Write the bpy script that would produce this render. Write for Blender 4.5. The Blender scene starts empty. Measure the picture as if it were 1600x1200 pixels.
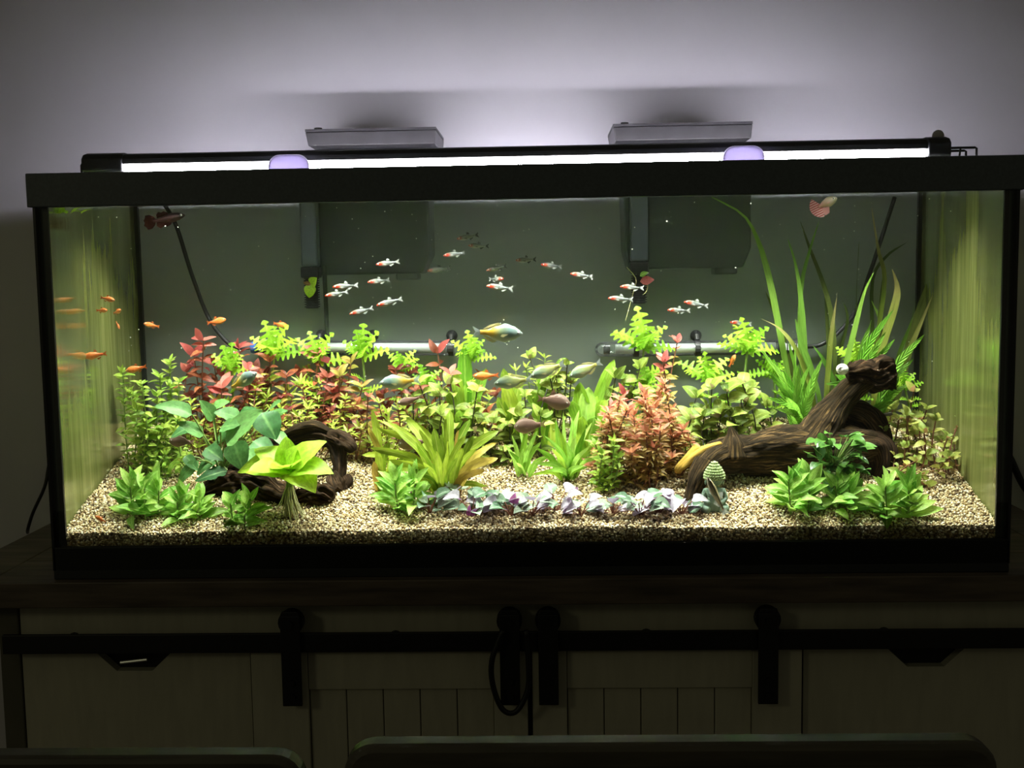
import bpy, math, random
import numpy as np
from mathutils import Vector, Matrix, noise

# ------------------------------------------------------------------ camera, world, exposure
SC = bpy.context.scene
COL = SC.collection
Z0 = 0.76                                    # height of the cabinet top; the tank stands on it
CAM = dict(f=1700.0, loc=(0.0270, -1.364, 0.3803 + Z0), yaw=-0.0295, pitch=-0.0964, roll=-0.0159)
_cy, _sy = math.cos(CAM['yaw']), math.sin(CAM['yaw'])
_cp, _sp = math.cos(CAM['pitch']), math.sin(CAM['pitch'])
_cr, _sr = math.cos(CAM['roll']), math.sin(CAM['roll'])
FW = Vector((_sy * _cp, _cy * _cp, _sp)); _r = Vector((_cy, -_sy, 0)); _u = _r.cross(FW)
RT = _r * _cr + _u * _sr; UP = -_r * _sr + _u * _cr
cam = bpy.data.cameras.new('camera'); cam_ob = bpy.data.objects.new('camera', cam); COL.objects.link(cam_ob)
cam.sensor_width = 36.0; cam.lens = 36.0 * CAM['f'] / 1600.0; cam.clip_start = 0.02
M = Matrix((RT, UP, -FW)).transposed().to_4x4(); M.translation = Vector(CAM['loc']); cam_ob.matrix_world = M
SC.camera = cam_ob

W = bpy.data.worlds.new('world'); SC.world = W; W.use_nodes = True
W.node_tree.nodes['Background'].inputs[0].default_value = (1.0, 0.95, 0.62, 1)
W.node_tree.nodes['Background'].inputs[1].default_value = 0.040
SC.view_settings.view_transform = 'Standard'; SC.view_settings.look = 'None'
SC.view_settings.exposure = 0.0; SC.view_settings.gamma = 1.0; SC.view_settings.use_curve_mapping = False
SC.cycles.transparent_max_bounces = 32
SC.cycles.max_bounces = 10
LED_STRENGTH = 105.0
DOWN_WATTS = 12.0

# an added weak fill lamp, unseen behind the camera, brightens the left side
rl = bpy.data.lights.new('fill_lamp', 'AREA'); rl.shape = 'DISK'; rl.size = 0.5; rl.energy = 1.9; rl.color = (1.0, 0.95, 0.55)
rlo = bpy.data.objects.new('fill_lamp', rl); COL.objects.link(rlo); rlo.location = (-2.2, -2.6, 2.1)
rlo.rotation_euler = (Vector((-0.5, 0, 0.6)) - rlo.location).to_track_quat('-Z', 'Y').to_euler()


def at(px, py, Y):
    """the point at depth Y that the photograph shows at pixel px, py"""
    d = FW * CAM['f'] + RT * (px - 800) - UP * (py - 600)
    L = Vector(CAM['loc'])
    return L + d * ((Y - L.y) / d.y)


# ------------------------------------------------------------------ helpers
def tag(o, label=None, cat=None, group=None, kind=None):
    for k, v in (('label', label), ('category', cat), ('group', group), ('kind', kind)):
        if v: o[k] = v
    return o


def empty(name, loc, label=None, cat=None, group=None):
    o = bpy.data.objects.new(name, None); COL.objects.link(o); o.location = loc; o.empty_display_size = 0.02
    return tag(o, label, cat, group)


def link(name, me, parent=None):
    o = bpy.data.objects.new(name, me); COL.objects.link(o)
    if parent is not None: o.parent = parent
    return o


class MB:
    """collects shapes and links them as ONE mesh object"""
    def __init__(s): s.v = []; s.f = []; s.mi = []; s.uv = {}
    def add(s, vs, fs, mi=0, M=None, uv=None):
        b = len(s.v)
        for i, p in enumerate(vs):
            p = Vector(p)
            s.v.append(M @ p if M is not None else p)
            if uv is not None: s.uv[b + i] = uv[i]
        for f in fs: s.f.append([b + i for i in f]); s.mi.append(mi)
        return s
    def box(s, lo, hi, mi=0, M=None):
        x0, y0, z0 = lo; x1, y1, z1 = hi
        vs = [(x0, y0, z0), (x1, y0, z0), (x1, y1, z0), (x0, y1, z0), (x0, y0, z1), (x1, y0, z1), (x1, y1, z1), (x0, y1, z1)]
        return s.add(vs, [(0, 3, 2, 1), (4, 5, 6, 7), (0, 1, 5, 4), (1, 2, 6, 5), (2, 3, 7, 6), (3, 0, 4, 7)], mi, M)
    def prism(s, outline, d0, d1, plane='xz', mi=0, M=None):
        n = len(outline)
        def P(a, b, d):
            return {'xz': (a, d, b), 'yz': (d, a, b), 'xy': (a, b, d)}[plane]
        vs = [P(a, b, d0) for a, b in outline] + [P(a, b, d1) for a, b in outline]
        fs = [tuple(range(n)), tuple(range(2 * n - 1, n - 1, -1))] + [(i, i + n, (i + 1) % n + n, (i + 1) % n) for i in range(n)]
        return s.add(vs, fs, mi, M)
    def tube(s, pts, rad, n=8, mi=0, cap=True):
        pts = [Vector(p) for p in pts]
        rads = rad if isinstance(rad, (list, tuple)) else [rad] * len(pts)
        rings = []; up = None
        for i, p in enumerate(pts):
            t = (pts[min(i + 1, len(pts) - 1)] - pts[max(i - 1, 0)]).normalized()
            if up is None:
                up = Vector((0, 0, 1)) if abs(t.z) < 0.9 else Vector((0, 1, 0))
            a = (up - t * up.dot(t)).normalized(); b = t.cross(a); up = a
            rings.append([p + (a * math.cos(2 * math.pi * k / n) + b * math.sin(2 * math.pi * k / n)) * rads[i] for k in range(n)])
        vs = [q for r in rings for q in r]; fs = []
        for i in range(len(pts) - 1):
            for k in range(n):
                fs.append((i * n + k, i * n + (k + 1) % n, (i + 1) * n + (k + 1) % n, (i + 1) * n + k))
        if cap: fs += [tuple(range(n - 1, -1, -1)), tuple((len(pts) - 1) * n + k for k in range(n))]
        return s.add(vs, fs, mi)
    def ball(s, c, r, seg=12, rg=8, mi=0):
        c = Vector(c); r = Vector(r) if not isinstance(r, (int, float)) else Vector((r, r, r))
        vs = [c + Vector((0, 0, r.z))]
        for i in range(1, rg):
            th = math.pi * i / rg
            for k in range(seg):
                ph = 2 * math.pi * k / seg
                vs.append(c + Vector((r.x * math.sin(th) * math.cos(ph), r.y * math.sin(th) * math.sin(ph), r.z * math.cos(th))))
        vs.append(c - Vector((0, 0, r.z))); fs = []
        for k in range(seg): fs.append((0, 1 + k, 1 + (k + 1) % seg))
        for i in range(rg - 2):
            for k in range(seg):
                a = 1 + i * seg; fs.append((a + k, a + seg + k, a + seg + (k + 1) % seg, a + (k + 1) % seg))
        e = len(vs) - 1; a = 1 + (rg - 2) * seg
        for k in range(seg): fs.append((e, a + (k + 1) % seg, a + k))
        return s.add(vs, fs, mi)
    def mesh(s, name, mats, smooth=False):
        me = bpy.data.meshes.new(name); me.from_pydata([tuple(p) for p in s.v], [], s.f)
        for m in (mats if isinstance(mats, (list, tuple)) else [mats]): me.materials.append(m)
        if any(s.mi): me.polygons.foreach_set('material_index', s.mi)
        if smooth: me.polygons.foreach_set('use_smooth', [True] * len(me.polygons))
        if s.uv:
            ul = me.uv_layers.new(name='uv'); li = np.zeros(len(me.loops), dtype=np.int32); me.loops.foreach_get('vertex_index', li)
            ul.data.foreach_set('uv', np.array([s.uv.get(int(i), (0, 0)) for i in li], dtype=np.float32).ravel())
        me.update(); return me
    def build(s, name, mats, parent=None, smooth=False, bevel=0.0):
        o = link(name, s.mesh(name, mats, smooth), parent)
        if bevel:
            b = o.modifiers.new('bevel', 'BEVEL'); b.width = bevel; b.segments = 2; b.limit_method = 'ANGLE'
        return o


def crom(pts, n):
    """smooth curve through pts, n samples"""
    P = [Vector(p) for p in pts]; out = []
    for i in range(n):
        u = i / (n - 1) * (len(P) - 1); k = min(int(u), len(P) - 2); t = u - k
        a = P[max(k - 1, 0)]; b = P[k]; c = P[k + 1]; d = P[min(k + 2, len(P) - 1)]
        out.append(0.5 * (2 * b + (c - a) * t + (2 * a - 5 * b + 4 * c - d) * t * t + (3 * b - a - 3 * c + d) * t ** 3))
    return out


# ------------------------------------------------------------------ materials
def nodes(name):
    m = bpy.data.materials.new(name); m.use_nodes = True
    nt = m.node_tree; nt.nodes.clear(); out = nt.nodes.new('ShaderNodeOutputMaterial')
    return m, nt, out


def N(nt, typ, **kw):
    n = nt.nodes.new(typ)
    for k, v in kw.items():
        if k in n.inputs: n.inputs[k].default_value = v
        else: setattr(n, k, v)
    return n


def ramp(nt, stops, interp='LINEAR'):
    r = nt.nodes.new('ShaderNodeValToRGB'); cr = r.color_ramp; cr.interpolation = interp
    while len(cr.elements) < len(stops): cr.elements.new(0.5)
    for e, (p, c) in zip(cr.elements, stops): e.position = p; e.color = (*c, 1)
    return r


def plain(name, col, rough=0.5, metal=0.0, noise_amt=0.0, scale=40.0, bump=0.0, stretch=(1, 1, 1), spec=0.5):
    m, nt, out = nodes(name)
    p = N(nt, 'ShaderNodeBsdfPrincipled', Roughness=rough, Metallic=metal)
    p.inputs['Specular IOR Level'].default_value = spec
    p.inputs['Base Color'].default_value = (*col, 1)
    if noise_amt or bump:
        tc = N(nt, 'ShaderNodeTexCoord'); mp = N(nt, 'ShaderNodeMapping'); mp.inputs['Scale'].default_value = stretch
        nz = N(nt, 'ShaderNodeTexNoise', Scale=scale, Detail=5.0)
        nt.links.new(tc.outputs['Object'], mp.inputs[0]); nt.links.new(mp.outputs[0], nz.inputs['Vector'])
        lo = tuple(c * (1 - noise_amt) for c in col); hi = tuple(min(1, c * (1 + noise_amt)) for c in col)
        r = ramp(nt, [(0.3, lo), (0.7, hi)]); nt.links.new(nz.outputs[0], r.inputs[0]); nt.links.new(r.outputs[0], p.inputs['Base Color'])
        if bump:
            b = N(nt, 'ShaderNodeBump', Strength=bump, Distance=0.002); nt.links.new(nz.outputs[0], b.inputs['Height']); nt.links.new(b.outputs[0], p.inputs['Normal'])
    nt.links.new(p.outputs[0], out.inputs[0]); return m


def glassy(name, tint, ior=1.45, rough=0.02, haze=0.0, cap=1.0, hazecol=(0.8, 0.82, 0.85)):
    m, nt, out = nodes(name)
    fr = N(nt, 'ShaderNodeFresnel', IOR=ior); t = N(nt, 'ShaderNodeBsdfTransparent'); t.inputs[0].default_value = (*tint, 1)
    g = N(nt, 'ShaderNodeBsdfGlossy', Roughness=rough); mx = N(nt, 'ShaderNodeMixShader')
    mn = N(nt, 'ShaderNodeMath', operation='MINIMUM'); mn.inputs[1].default_value = cap
    nt.links.new(fr.outputs[0], mn.inputs[0]); nt.links.new(mn.outputs[0], mx.inputs[0])
    nt.links.new(t.outputs[0], mx.inputs[1]); nt.links.new(g.outputs[0], mx.inputs[2]); last = mx
    if haze:
        d = N(nt, 'ShaderNodeBsdfDiffuse'); d.inputs[0].default_value = (*hazecol, 1); tr = N(nt, 'ShaderNodeBsdfTranslucent'); tr.inputs[0].default_value = (*hazecol, 1)
        a = N(nt, 'ShaderNodeMixShader'); a.inputs[0].default_value = 0.5; nt.links.new(d.outputs[0], a.inputs[1]); nt.links.new(tr.outputs[0], a.inputs[2])
        last = N(nt, 'ShaderNodeMixShader'); last.inputs[0].default_value = haze
        nt.links.new(mx.outputs[0], last.inputs[1]); nt.links.new(a.outputs[0], last.inputs[2])
    nt.links.new(last.outputs[0], out.inputs[0]); return m


def leafmat(name, c0, c1, vein=None, transl=0.4, island=False, rough=0.45, herring=False, tip=None, back=None):
    """leaf blade: hue varies from leaf to leaf between c0 and c1, lighter midrib, lets light through"""
    m, nt, out = nodes(name)
    if island: rnd = N(nt, 'ShaderNodeNewGeometry').outputs['Random Per Island']
    else: rnd = N(nt, 'ShaderNodeObjectInfo').outputs['Random']
    r = ramp(nt, [(0.0, c0), (1.0, c1)]); nt.links.new(rnd, r.inputs[0]); col = r.outputs[0]
    uv = N(nt, 'ShaderNodeUVMap'); sep = N(nt, 'ShaderNodeSeparateXYZ'); nt.links.new(uv.outputs[0], sep.inputs[0])
    def mixc(a, fac, b):
        x = N(nt, 'ShaderNodeMix', data_type='RGBA'); nt.links.new(fac, x.inputs[0]); nt.links.new(a, x.inputs[6])
        if isinstance(b, tuple): x.inputs[7].default_value = (*b, 1)
        else: nt.links.new(b, x.inputs[7])
        return x.outputs[2]
    if tip:
        mr = N(nt, 'ShaderNodeMapRange'); mr.inputs[1].default_value = 0.55; mr.inputs[2].default_value = 1.0; mr.inputs[4].default_value = 0.8
        nt.links.new(sep.outputs[0], mr.inputs[0]); col = mixc(col, mr.outputs[0], tip)
    if vein:
        a = N(nt, 'ShaderNodeMath', operation='SUBTRACT'); a.inputs[1].default_value = 0.5; nt.links.new(sep.outputs[1], a.inputs[0])
        b = N(nt, 'ShaderNodeMath', operation='ABSOLUTE'); nt.links.new(a.outputs[0], b.inputs[0])
        mr = N(nt, 'ShaderNodeMapRange'); mr.inputs[1].default_value = 0.0; mr.inputs[2].default_value = 0.09; mr.inputs[3].default_value = 0.7; mr.inputs[4].default_value = 0.0
        nt.links.new(b.outputs[0], mr.inputs[0]); col = mixc(col, mr.outputs[0], vein)
    nz = N(nt, 'ShaderNodeTexNoise', Scale=9.0, Detail=3.0); nt.links.new(uv.outputs[0], nz.inputs['Vector'])
    hs = N(nt, 'ShaderNodeHueSaturation'); mr2 = N(nt, 'ShaderNodeMapRange'); mr2.inputs[1].default_value = 0.3; mr2.inputs[2].default_value = 0.7; mr2.inputs[3].default_value = 0.72; mr2.inputs[4].default_value = 1.22
    nt.links.new(nz.outputs[0], mr2.inputs[0]); nt.links.new(mr2.outputs[0], hs.inputs['Value']); nt.links.new(col, hs.inputs['Color']); col = hs.outputs[0]
    if back:
        bf = N(nt, 'ShaderNodeNewGeometry').outputs['Backfacing']; col = mixc(col, bf, back)
    p = N(nt, 'ShaderNodeBsdfPrincipled', Roughness=rough); p.inputs['Specular IOR Level'].default_value = 0.3
    nt.links.new(col, p.inputs['Base Color'])
    if herring:
        # quilted texture: bulges between side veins that run slanting from the midrib
        a = N(nt, 'ShaderNodeMath', operation='SUBTRACT'); a.inputs[1].default_value = 0.5; nt.links.new(sep.outputs[1], a.inputs[0])
        b = N(nt, 'ShaderNodeMath', operation='ABSOLUTE'); nt.links.new(a.outputs[0], b.inputs[0])
        c = N(nt, 'ShaderNodeMath', operation='MULTIPLY_ADD'); c.inputs[1].default_value = -0.22; nt.links.new(b.outputs[0], c.inputs[0]); nt.links.new(sep.outputs[0], c.inputs[2])
        d = N(nt, 'ShaderNodeMath', operation='MULTIPLY'); d.inputs[1].default_value = 90.0; nt.links.new(c.outputs[0], d.inputs[0])
        e = N(nt, 'ShaderNodeMath', operation='SINE'); nt.links.new(d.outputs[0], e.inputs[0])
        bp = N(nt, 'ShaderNodeBump', Strength=0.9, Distance=0.002); nt.links.new(e.outputs[0], bp.inputs['Height']); nt.links.new(bp.outputs[0], p.inputs['Normal'])
    t = N(nt, 'ShaderNodeBsdfTranslucent'); nt.links.new(col, t.inputs[0])
    mx = N(nt, 'ShaderNodeMixShader'); mx.inputs[0].default_value = transl
    nt.links.new(p.outputs[0], mx.inputs[1]); nt.links.new(t.outputs[0], mx.inputs[2]); nt.links.new(mx.outputs[0], out.inputs[0])
    return m


def fishmat(name, stops, belly=None, dark=None, rough=0.3, metal=0.0, vstops=None):
    """fish skin: colours run from tail (0) to snout (1); back and belly tints; small scales"""
    m, nt, out = nodes(name)
    tc = N(nt, 'ShaderNodeTexCoord'); sep = N(nt, 'ShaderNodeSeparateXYZ'); nt.links.new(tc.outputs['Generated'], sep.inputs[0])
    r = ramp(nt, stops); nt.links.new(sep.outputs[0], r.inputs[0]); col = r.outputs[0]
    for tint, a, b in ((dark, 0.62, 0.95), (belly, 0.4, 0.1)):
        if tint:
            mr = N(nt, 'ShaderNodeMapRange'); mr.inputs[1].default_value = a; mr.inputs[2].default_value = b; nt.links.new(sep.outputs[2], mr.inputs[0])
            x = N(nt, 'ShaderNodeMix', data_type='RGBA'); nt.links.new(mr.outputs[0], x.inputs[0]); nt.links.new(col, x.inputs[6]); x.inputs[7].default_value = (*tint, 1); col = x.outputs[2]
    if vstops:
        rv = ramp(nt, vstops); nt.links.new(sep.outputs[2], rv.inputs[0]); col = rv.outputs[0]
    p = N(nt, 'ShaderNodeBsdfPrincipled', Roughness=rough, Metallic=metal); nt.links.new(col, p.inputs['Base Color'])
    vo = N(nt, 'ShaderNodeTexVoronoi', Scale=420.0); nt.links.new(tc.outputs['Object'], vo.inputs['Vector'])
    bp = N(nt, 'ShaderNodeBump', Strength=0.35, Distance=0.0008); nt.links.new(vo.outputs['Distance'], bp.inputs['Height']); nt.links.new(bp.outputs[0], p.inputs['Normal'])
    nt.links.new(p.outputs[0], out.inputs[0]); return m


def finmat(name, c0, c1, alpha=0.5):
    m, nt, out = nodes(name)
    tc = N(nt, 'ShaderNodeTexCoord'); wv = N(nt, 'ShaderNodeTexWave', Scale=3.0, Distortion=1.0); wv.bands_direction = 'Z'
    nt.links.new(tc.outputs['Generated'], wv.inputs['Vector']); r = ramp(nt, [(0.2, c0), (0.8, c1)]); nt.links.new(wv.outputs[0], r.inputs[0])
    d = N(nt, 'ShaderNodeBsdfPrincipled', Roughness=0.4); nt.links.new(r.outputs[0], d.inputs['Base Color'])
    tl = N(nt, 'ShaderNodeBsdfTranslucent'); nt.links.new(r.outputs[0], tl.inputs[0]); a = N(nt, 'ShaderNodeMixShader'); a.inputs[0].default_value = 0.4
    nt.links.new(d.outputs[0], a.inputs[1]); nt.links.new(tl.outputs[0], a.inputs[2])
    t = N(nt, 'ShaderNodeBsdfTransparent'); mx = N(nt, 'ShaderNodeMixShader'); mx.inputs[0].default_value = alpha
    nt.links.new(t.outputs[0], mx.inputs[1]); nt.links.new(a.outputs[0], mx.inputs[2]); nt.links.new(mx.outputs[0], out.inputs[0])
    return m


def algae_pane():
    """side glass seen through water: a mirror at such slanting angles, filmed with green algae in upright streaks"""
    m, nt, out = nodes('algae_filmed_glass')
    tc = N(nt, 'ShaderNodeTexCoord'); sep = N(nt, 'ShaderNodeSeparateXYZ'); nt.links.new(tc.outputs['Object'], sep.inputs[0])
    mp = N(nt, 'ShaderNodeMapping'); mp.inputs['Scale'].default_value = (1, 110, 5); nt.links.new(tc.outputs['Object'], mp.inputs[0])
    st = N(nt, 'ShaderNodeTexNoise', Scale=1.0, Detail=6.0, Roughness=0.65); nt.links.new(mp.outputs[0], st.inputs['Vector'])
    mp2 = N(nt, 'ShaderNodeMapping'); mp2.inputs['Scale'].default_value = (1, 9, 3); nt.links.new(tc.outputs['Object'], mp2.inputs[0])
    bl = N(nt, 'ShaderNodeTexNoise', Scale=1.0, Detail=2.0); nt.links.new(mp2.outputs[0], bl.inputs['Vector'])
    c = ramp(nt, [(0.3, (0.22, 0.245, 0.07)), (0.5, (0.33, 0.36, 0.11)), (0.7, (0.50, 0.52, 0.19))]); nt.links.new(st.outputs[0], c.inputs[0])
    d = N(nt, 'ShaderNodeBsdfDiffuse'); nt.links.new(c.outputs[0], d.inputs[0])
    t = N(nt, 'ShaderNodeBsdfTranslucent'); nt.links.new(c.outputs[0], t.inputs[0])
    a = N(nt, 'ShaderNodeMixShader'); a.inputs[0].default_value = 0.55; nt.links.new(d.outputs[0], a.inputs[1]); nt.links.new(t.outputs[0], a.inputs[2])
    g = N(nt, 'ShaderNodeBsdfGlossy', Roughness=0.05); g.inputs[0].default_value = (0.88, 0.94, 0.80, 1)
    bp = N(nt, 'ShaderNodeBump', Strength=0.12, Distance=0.003); nt.links.new(st.outputs[0], bp.inputs['Height']); nt.links.new(bp.outputs[0], g.inputs['Normal'])
    # film is thicker low down and in broad patches, thin near the waterline
    ad = N(nt, 'ShaderNodeMath', operation='MULTIPLY_ADD'); ad.inputs[1].default_value = 1.5; nt.links.new(bl.outputs[0], ad.inputs[0])
    mr = N(nt, 'ShaderNodeMapRange'); mr.inputs[1].default_value = 0.07; mr.inputs[2].default_value = 0.48; mr.inputs[3].default_value = 0.02; mr.inputs[4].default_value = -0.38
    nt.links.new(sep.outputs[2], mr.inputs[0]); nt.links.new(mr.outputs[0], ad.inputs[2])
    cl = N(nt, 'ShaderNodeMapRange'); cl.inputs[1].default_value = 0.2; cl.inputs[2].default_value = 0.95; cl.inputs[3].default_value = 0.25; cl.inputs[4].default_value = 0.9; nt.links.new(ad.outputs[0], cl.inputs[0])
    mx = N(nt, 'ShaderNodeMixShader'); nt.links.new(cl.outputs[0], mx.inputs[0]); nt.links.new(g.outputs[0], mx.inputs[1]); nt.links.new(a.outputs[0], mx.inputs[2])
    nt.links.new(mx.outputs[0], out.inputs[0]); return m


def gravelmat(name):
    m, nt, out = nodes(name)
    g = N(nt, 'ShaderNodeNewGeometry'); r = ramp(nt, [(0.0, (0.06, 0.035, 0.014)), (0.12, (0.17, 0.10, 0.04)), (0.26, (0.44, 0.31, 0.14)), (0.5, (0.63, 0.49, 0.26)), (0.78, (0.76, 0.64, 0.39)), (1.0, (0.92, 0.86, 0.70))])
    nt.links.new(g.outputs['Random Per Island'], r.inputs[0])
    p = N(nt, 'ShaderNodeBsdfPrincipled', Roughness=0.6); nt.links.new(r.outputs[0], p.inputs['Base Color']); nt.links.new(p.outputs[0], out.inputs[0]); return m


def woodmat(name, stops, bump=0.8):
    m, nt, out = nodes(name)
    uv = N(nt, 'ShaderNodeUVMap'); mp = N(nt, 'ShaderNodeMapping'); mp.inputs['Scale'].default_value = (5, 26, 1); nt.links.new(uv.outputs[0], mp.inputs[0])
    nz = N(nt, 'ShaderNodeTexNoise', Scale=1.0, Detail=8.0, Roughness=0.7, Distortion=0.6); nt.links.new(mp.outputs[0], nz.inputs['Vector'])
    r = ramp(nt, stops); nt.links.new(nz.outputs[0], r.inputs[0])
    p = N(nt, 'ShaderNodeBsdfPrincipled', Roughness=0.85); p.inputs['Specular IOR Level'].default_value = 0.12; nt.links.new(r.outputs[0], p.inputs['Base Color'])
    b = N(nt, 'ShaderNodeBump', Strength=bump, Distance=0.006); nt.links.new(nz.outputs[0], b.inputs['Height']); nt.links.new(b.outputs[0], p.inputs['Normal'])
    nt.links.new(p.outputs[0], out.inputs[0]); return m


def emit(name, col, s):
    m, nt, out = nodes(name); e = N(nt, 'ShaderNodeEmission', Strength=s); e.inputs[0].default_value = (*col, 1); nt.links.new(e.outputs[0], out.inputs[0]); return m


BLACK = plain('black_plastic', (0.020, 0.022, 0.024), 0.55, noise_amt=0.15, scale=300, bump=0.05)
RIM = plain('glare_rim_plastic', (0.095, 0.115, 0.135), 0.5, noise_amt=0.12, scale=300, bump=0.05)  # black plastic lifted to bluish grey: camera glare put into the colour
SEAL = plain('black_silicone', (0.008, 0.009, 0.010), 0.35)
GLASS = glassy('clear_glass', (0.955, 0.975, 0.945))
LIDGLASS = glassy('hazy_lid_glass', (0.95, 0.98, 0.97), haze=0.06)
BACKGLASS = glassy('filmed_back_glass', (0.92, 0.95, 0.92), haze=0.17, hazecol=(0.62, 0.70, 0.64))
WALL = plain('grey_wall_paint', (0.61, 0.595, 0.655), 0.9, noise_amt=0.03, scale=6, bump=0.03)
DARKWOOD = plain('dark_stained_wood', (0.11, 0.085, 0.065), 0.5, noise_amt=0.45, scale=9, bump=0.2, stretch=(1, 9, 9))
IVORY = plain('cream_painted_wood', (0.50, 0.48, 0.38), 0.55, noise_amt=0.07, scale=14, bump=0.05, stretch=(6, 6, 1))
IRON = plain('black_iron', (0.008, 0.008, 0.009), 0.5, noise_amt=0.2, scale=150, bump=0.05)
CORD = plain('black_rubber_cord', (0.010, 0.010, 0.011), 0.5)
CHAIRWOOD = plain('chair_dark_wood', (0.075, 0.066, 0.048), 0.4, noise_amt=0.3, scale=12, bump=0.1, stretch=(1, 8, 8))

# ------------------------------------------------------------------ room
WALL_Y = 0.475
mb = MB(); mb.box((-4, WALL_Y, 0), (4, WALL_Y + 0.1, 2.7)); tag(mb.build('wall_back', WALL), kind='structure')
mb = MB(); mb.box((-4, -4, -0.05), (4, WALL_Y, 0)); tag(mb.build('floor', plain('brown_floor', (0.10, 0.07, 0.05), 0.5, noise_amt=0.3, scale=4, stretch=(1, 8, 1))), kind='structure')
mb = MB(); mb.box((-4, WALL_Y - 0.015, 0), (4, WALL_Y, 0.1)); tag(mb.build('baseboard_back', plain('white_trim', (0.6, 0.6, 0.58), 0.5)), kind='structure')

# ------------------------------------------------------------------ the aquarium
TW, TD, TH = 1.233, 0.330, 0.521          # width, depth as the water shows it, height
HX = TW / 2; G = 0.008
WATER = 0.501


def sand(x, y):
    return Z0 + 0.0555 + 0.32 * max(0, min(y, TD)) + 0.006 * noise.noise(Vector((x * 5, y * 7, 3.1))) + 0.0015 * noise.noise(Vector((x * 25, y * 25, 1.1)))


tank = empty('aquarium', (0, 0, Z0), 'large rectangular glass aquarium with black plastic rims on the cabinet', 'aquarium')


def ring(z0, z1, out, inn, zs=None):
    """rim round the tank; zs = lower edge along the sides and back"""
    mb = MB(); x0, x1, y0, y1 = -HX - out, HX + out, -out, TD + out
    a, b, c, d = -HX + inn, HX - inn, inn, TD - inn
    zs = z0 if zs is None else zs
    mb.box((x0, y0, z0), (x1, c, z1)); mb.box((x0, d, zs), (x1, y1, z1)); mb.box((x0, c + .0001, zs), (a, d - .0001, z1)); mb.box((b, c + .0001, zs), (x1, d - .0001, z1))
    return mb


ring(TH - 0.042, TH, 0.002, 0.012, TH - 0.016).build('top_rim', RIM, tank, bevel=0.0012)
ring(0.0, 0.0427, -0.003, 0.012).build('bottom_rim', BLACK, tank, bevel=0.0015)
mb = MB(); mb.box((-HX + 0.004, 0.004, 0.006), (HX - 0.004, TD - 0.004, 0.012)); mb.build('bottom_pane', GLASS, tank)
mb = MB(); mb.box((-HX + 0.006, 0.003, 0.012), (HX - 0.006, 0.003 + G, TH - 0.006)); mb.build('front_pane', GLASS, tank)
mb = MB(); mb.box((-HX + 0.006, TD - 0.002, 0.012), (HX - 0.006, TD + G - 0.002, TH - 0.006)); mb.build('back_pane', BACKGLASS, tank)
ALG = algae_pane(); EDGE = plain('dark_green_glass_edge', (0.035, 0.055, 0.048), 0.3)
for s in (-1, 1):
    mb = MB(); xa, xb = sorted((s * (HX - 0.006), s * (HX - 0.012)))
    mb.box((xa, 0.012, 0.012), (xb, TD - 0.003, TH - 0.006)); mb.mi = [1] * 6; mb.mi[3 if s < 0 else 5] = 0; mb.mi[2] = 2; tag(mb.build('side_pane', [ALG, GLASS, EDGE], tank), 'side glass filmed with green algae streaks')
    for yy in (0.0115, TD - 0.006):
        mb = MB(); xa, xb = sorted((s * (HX - 0.0122), s * (HX - 0.018)))
        mb.box((xa, yy - (0 if yy < 0.1 else 0.003), 0.013), (xb, yy + 0.004, TH - 0.008)); mb.build('silicone_seam', SEAL, tank)
    mb = MB(); xa, xb = sorted((s * (HX - 0.0028), s * (HX - 0.006)))
    mb.box((xa, 0.003, 0.012), (xb, 0.012, TH - 0.006)); mb.build('silicone_bead', SEAL, tank)

# glass lid with two clear handles
lid = empty('glass_lid', (0, 0, Z0 + TH), 'clear glass canopy lid lying on the top rim under the light bar', 'aquarium lid')
mb = MB(); mb.box((-HX + 0.006, 0.012, -0.004), (HX - 0.006, 0.20, 0.0)); mb.build('glass_panel', LIDGLASS, lid)
mb = MB(); mb.box((-HX + 0.006, 0.2005, -0.004), (HX - 0.006, 0.29, 0.0)); mb.build('glass_panel', LIDGLASS, lid)
mb = MB(); mb.tube([(-HX + 0.01, 0.20, 0.001), (HX - 0.01, 0.20, 0.001)], 0.003, 8); mb.build('hinge', BLACK, lid)
HANDLE = glassy('clear_lilac_plastic', (0.75, 0.72, 0.9), rough=0.15, haze=0.97, hazecol=(0.50, 0.46, 0.62))
HANDLE_EDGE = glassy('clear_plastic_rim', (0.9, 0.9, 0.95), rough=0.15, haze=0.97, hazecol=(0.9, 0.88, 0.95))
for hx in (451, 1162):
    c = at(hx, 256, 0.055); w, h = 0.0255, 0.0225
    out = [(c.x - w, 0)]
    for k in range(9):
        a = math.pi - k * math.pi / 2 / 8; out.append((c.x - w + 0.014 + 0.014 * math.cos(a), h - 0.014 + 0.014 * math.sin(a)))
    for k in range(9):
        a = math.pi / 2 - k * math.pi / 2 / 8; out.append((c.x + w - 0.014 + 0.014 * math.cos(a), h - 0.014 + 0.014 * math.sin(a)))
    out.append((c.x + w, 0))
    mb = MB(); mb.prism(out, 0.054, 0.057); hd = mb.build('lid_handle', HANDLE, lid)
    mb = MB(); mb.tube([(a, 0.0555, b) for a, b in out], 0.0014, 6); mb.build('handle_rim', HANDLE_EDGE, hd)

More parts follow.
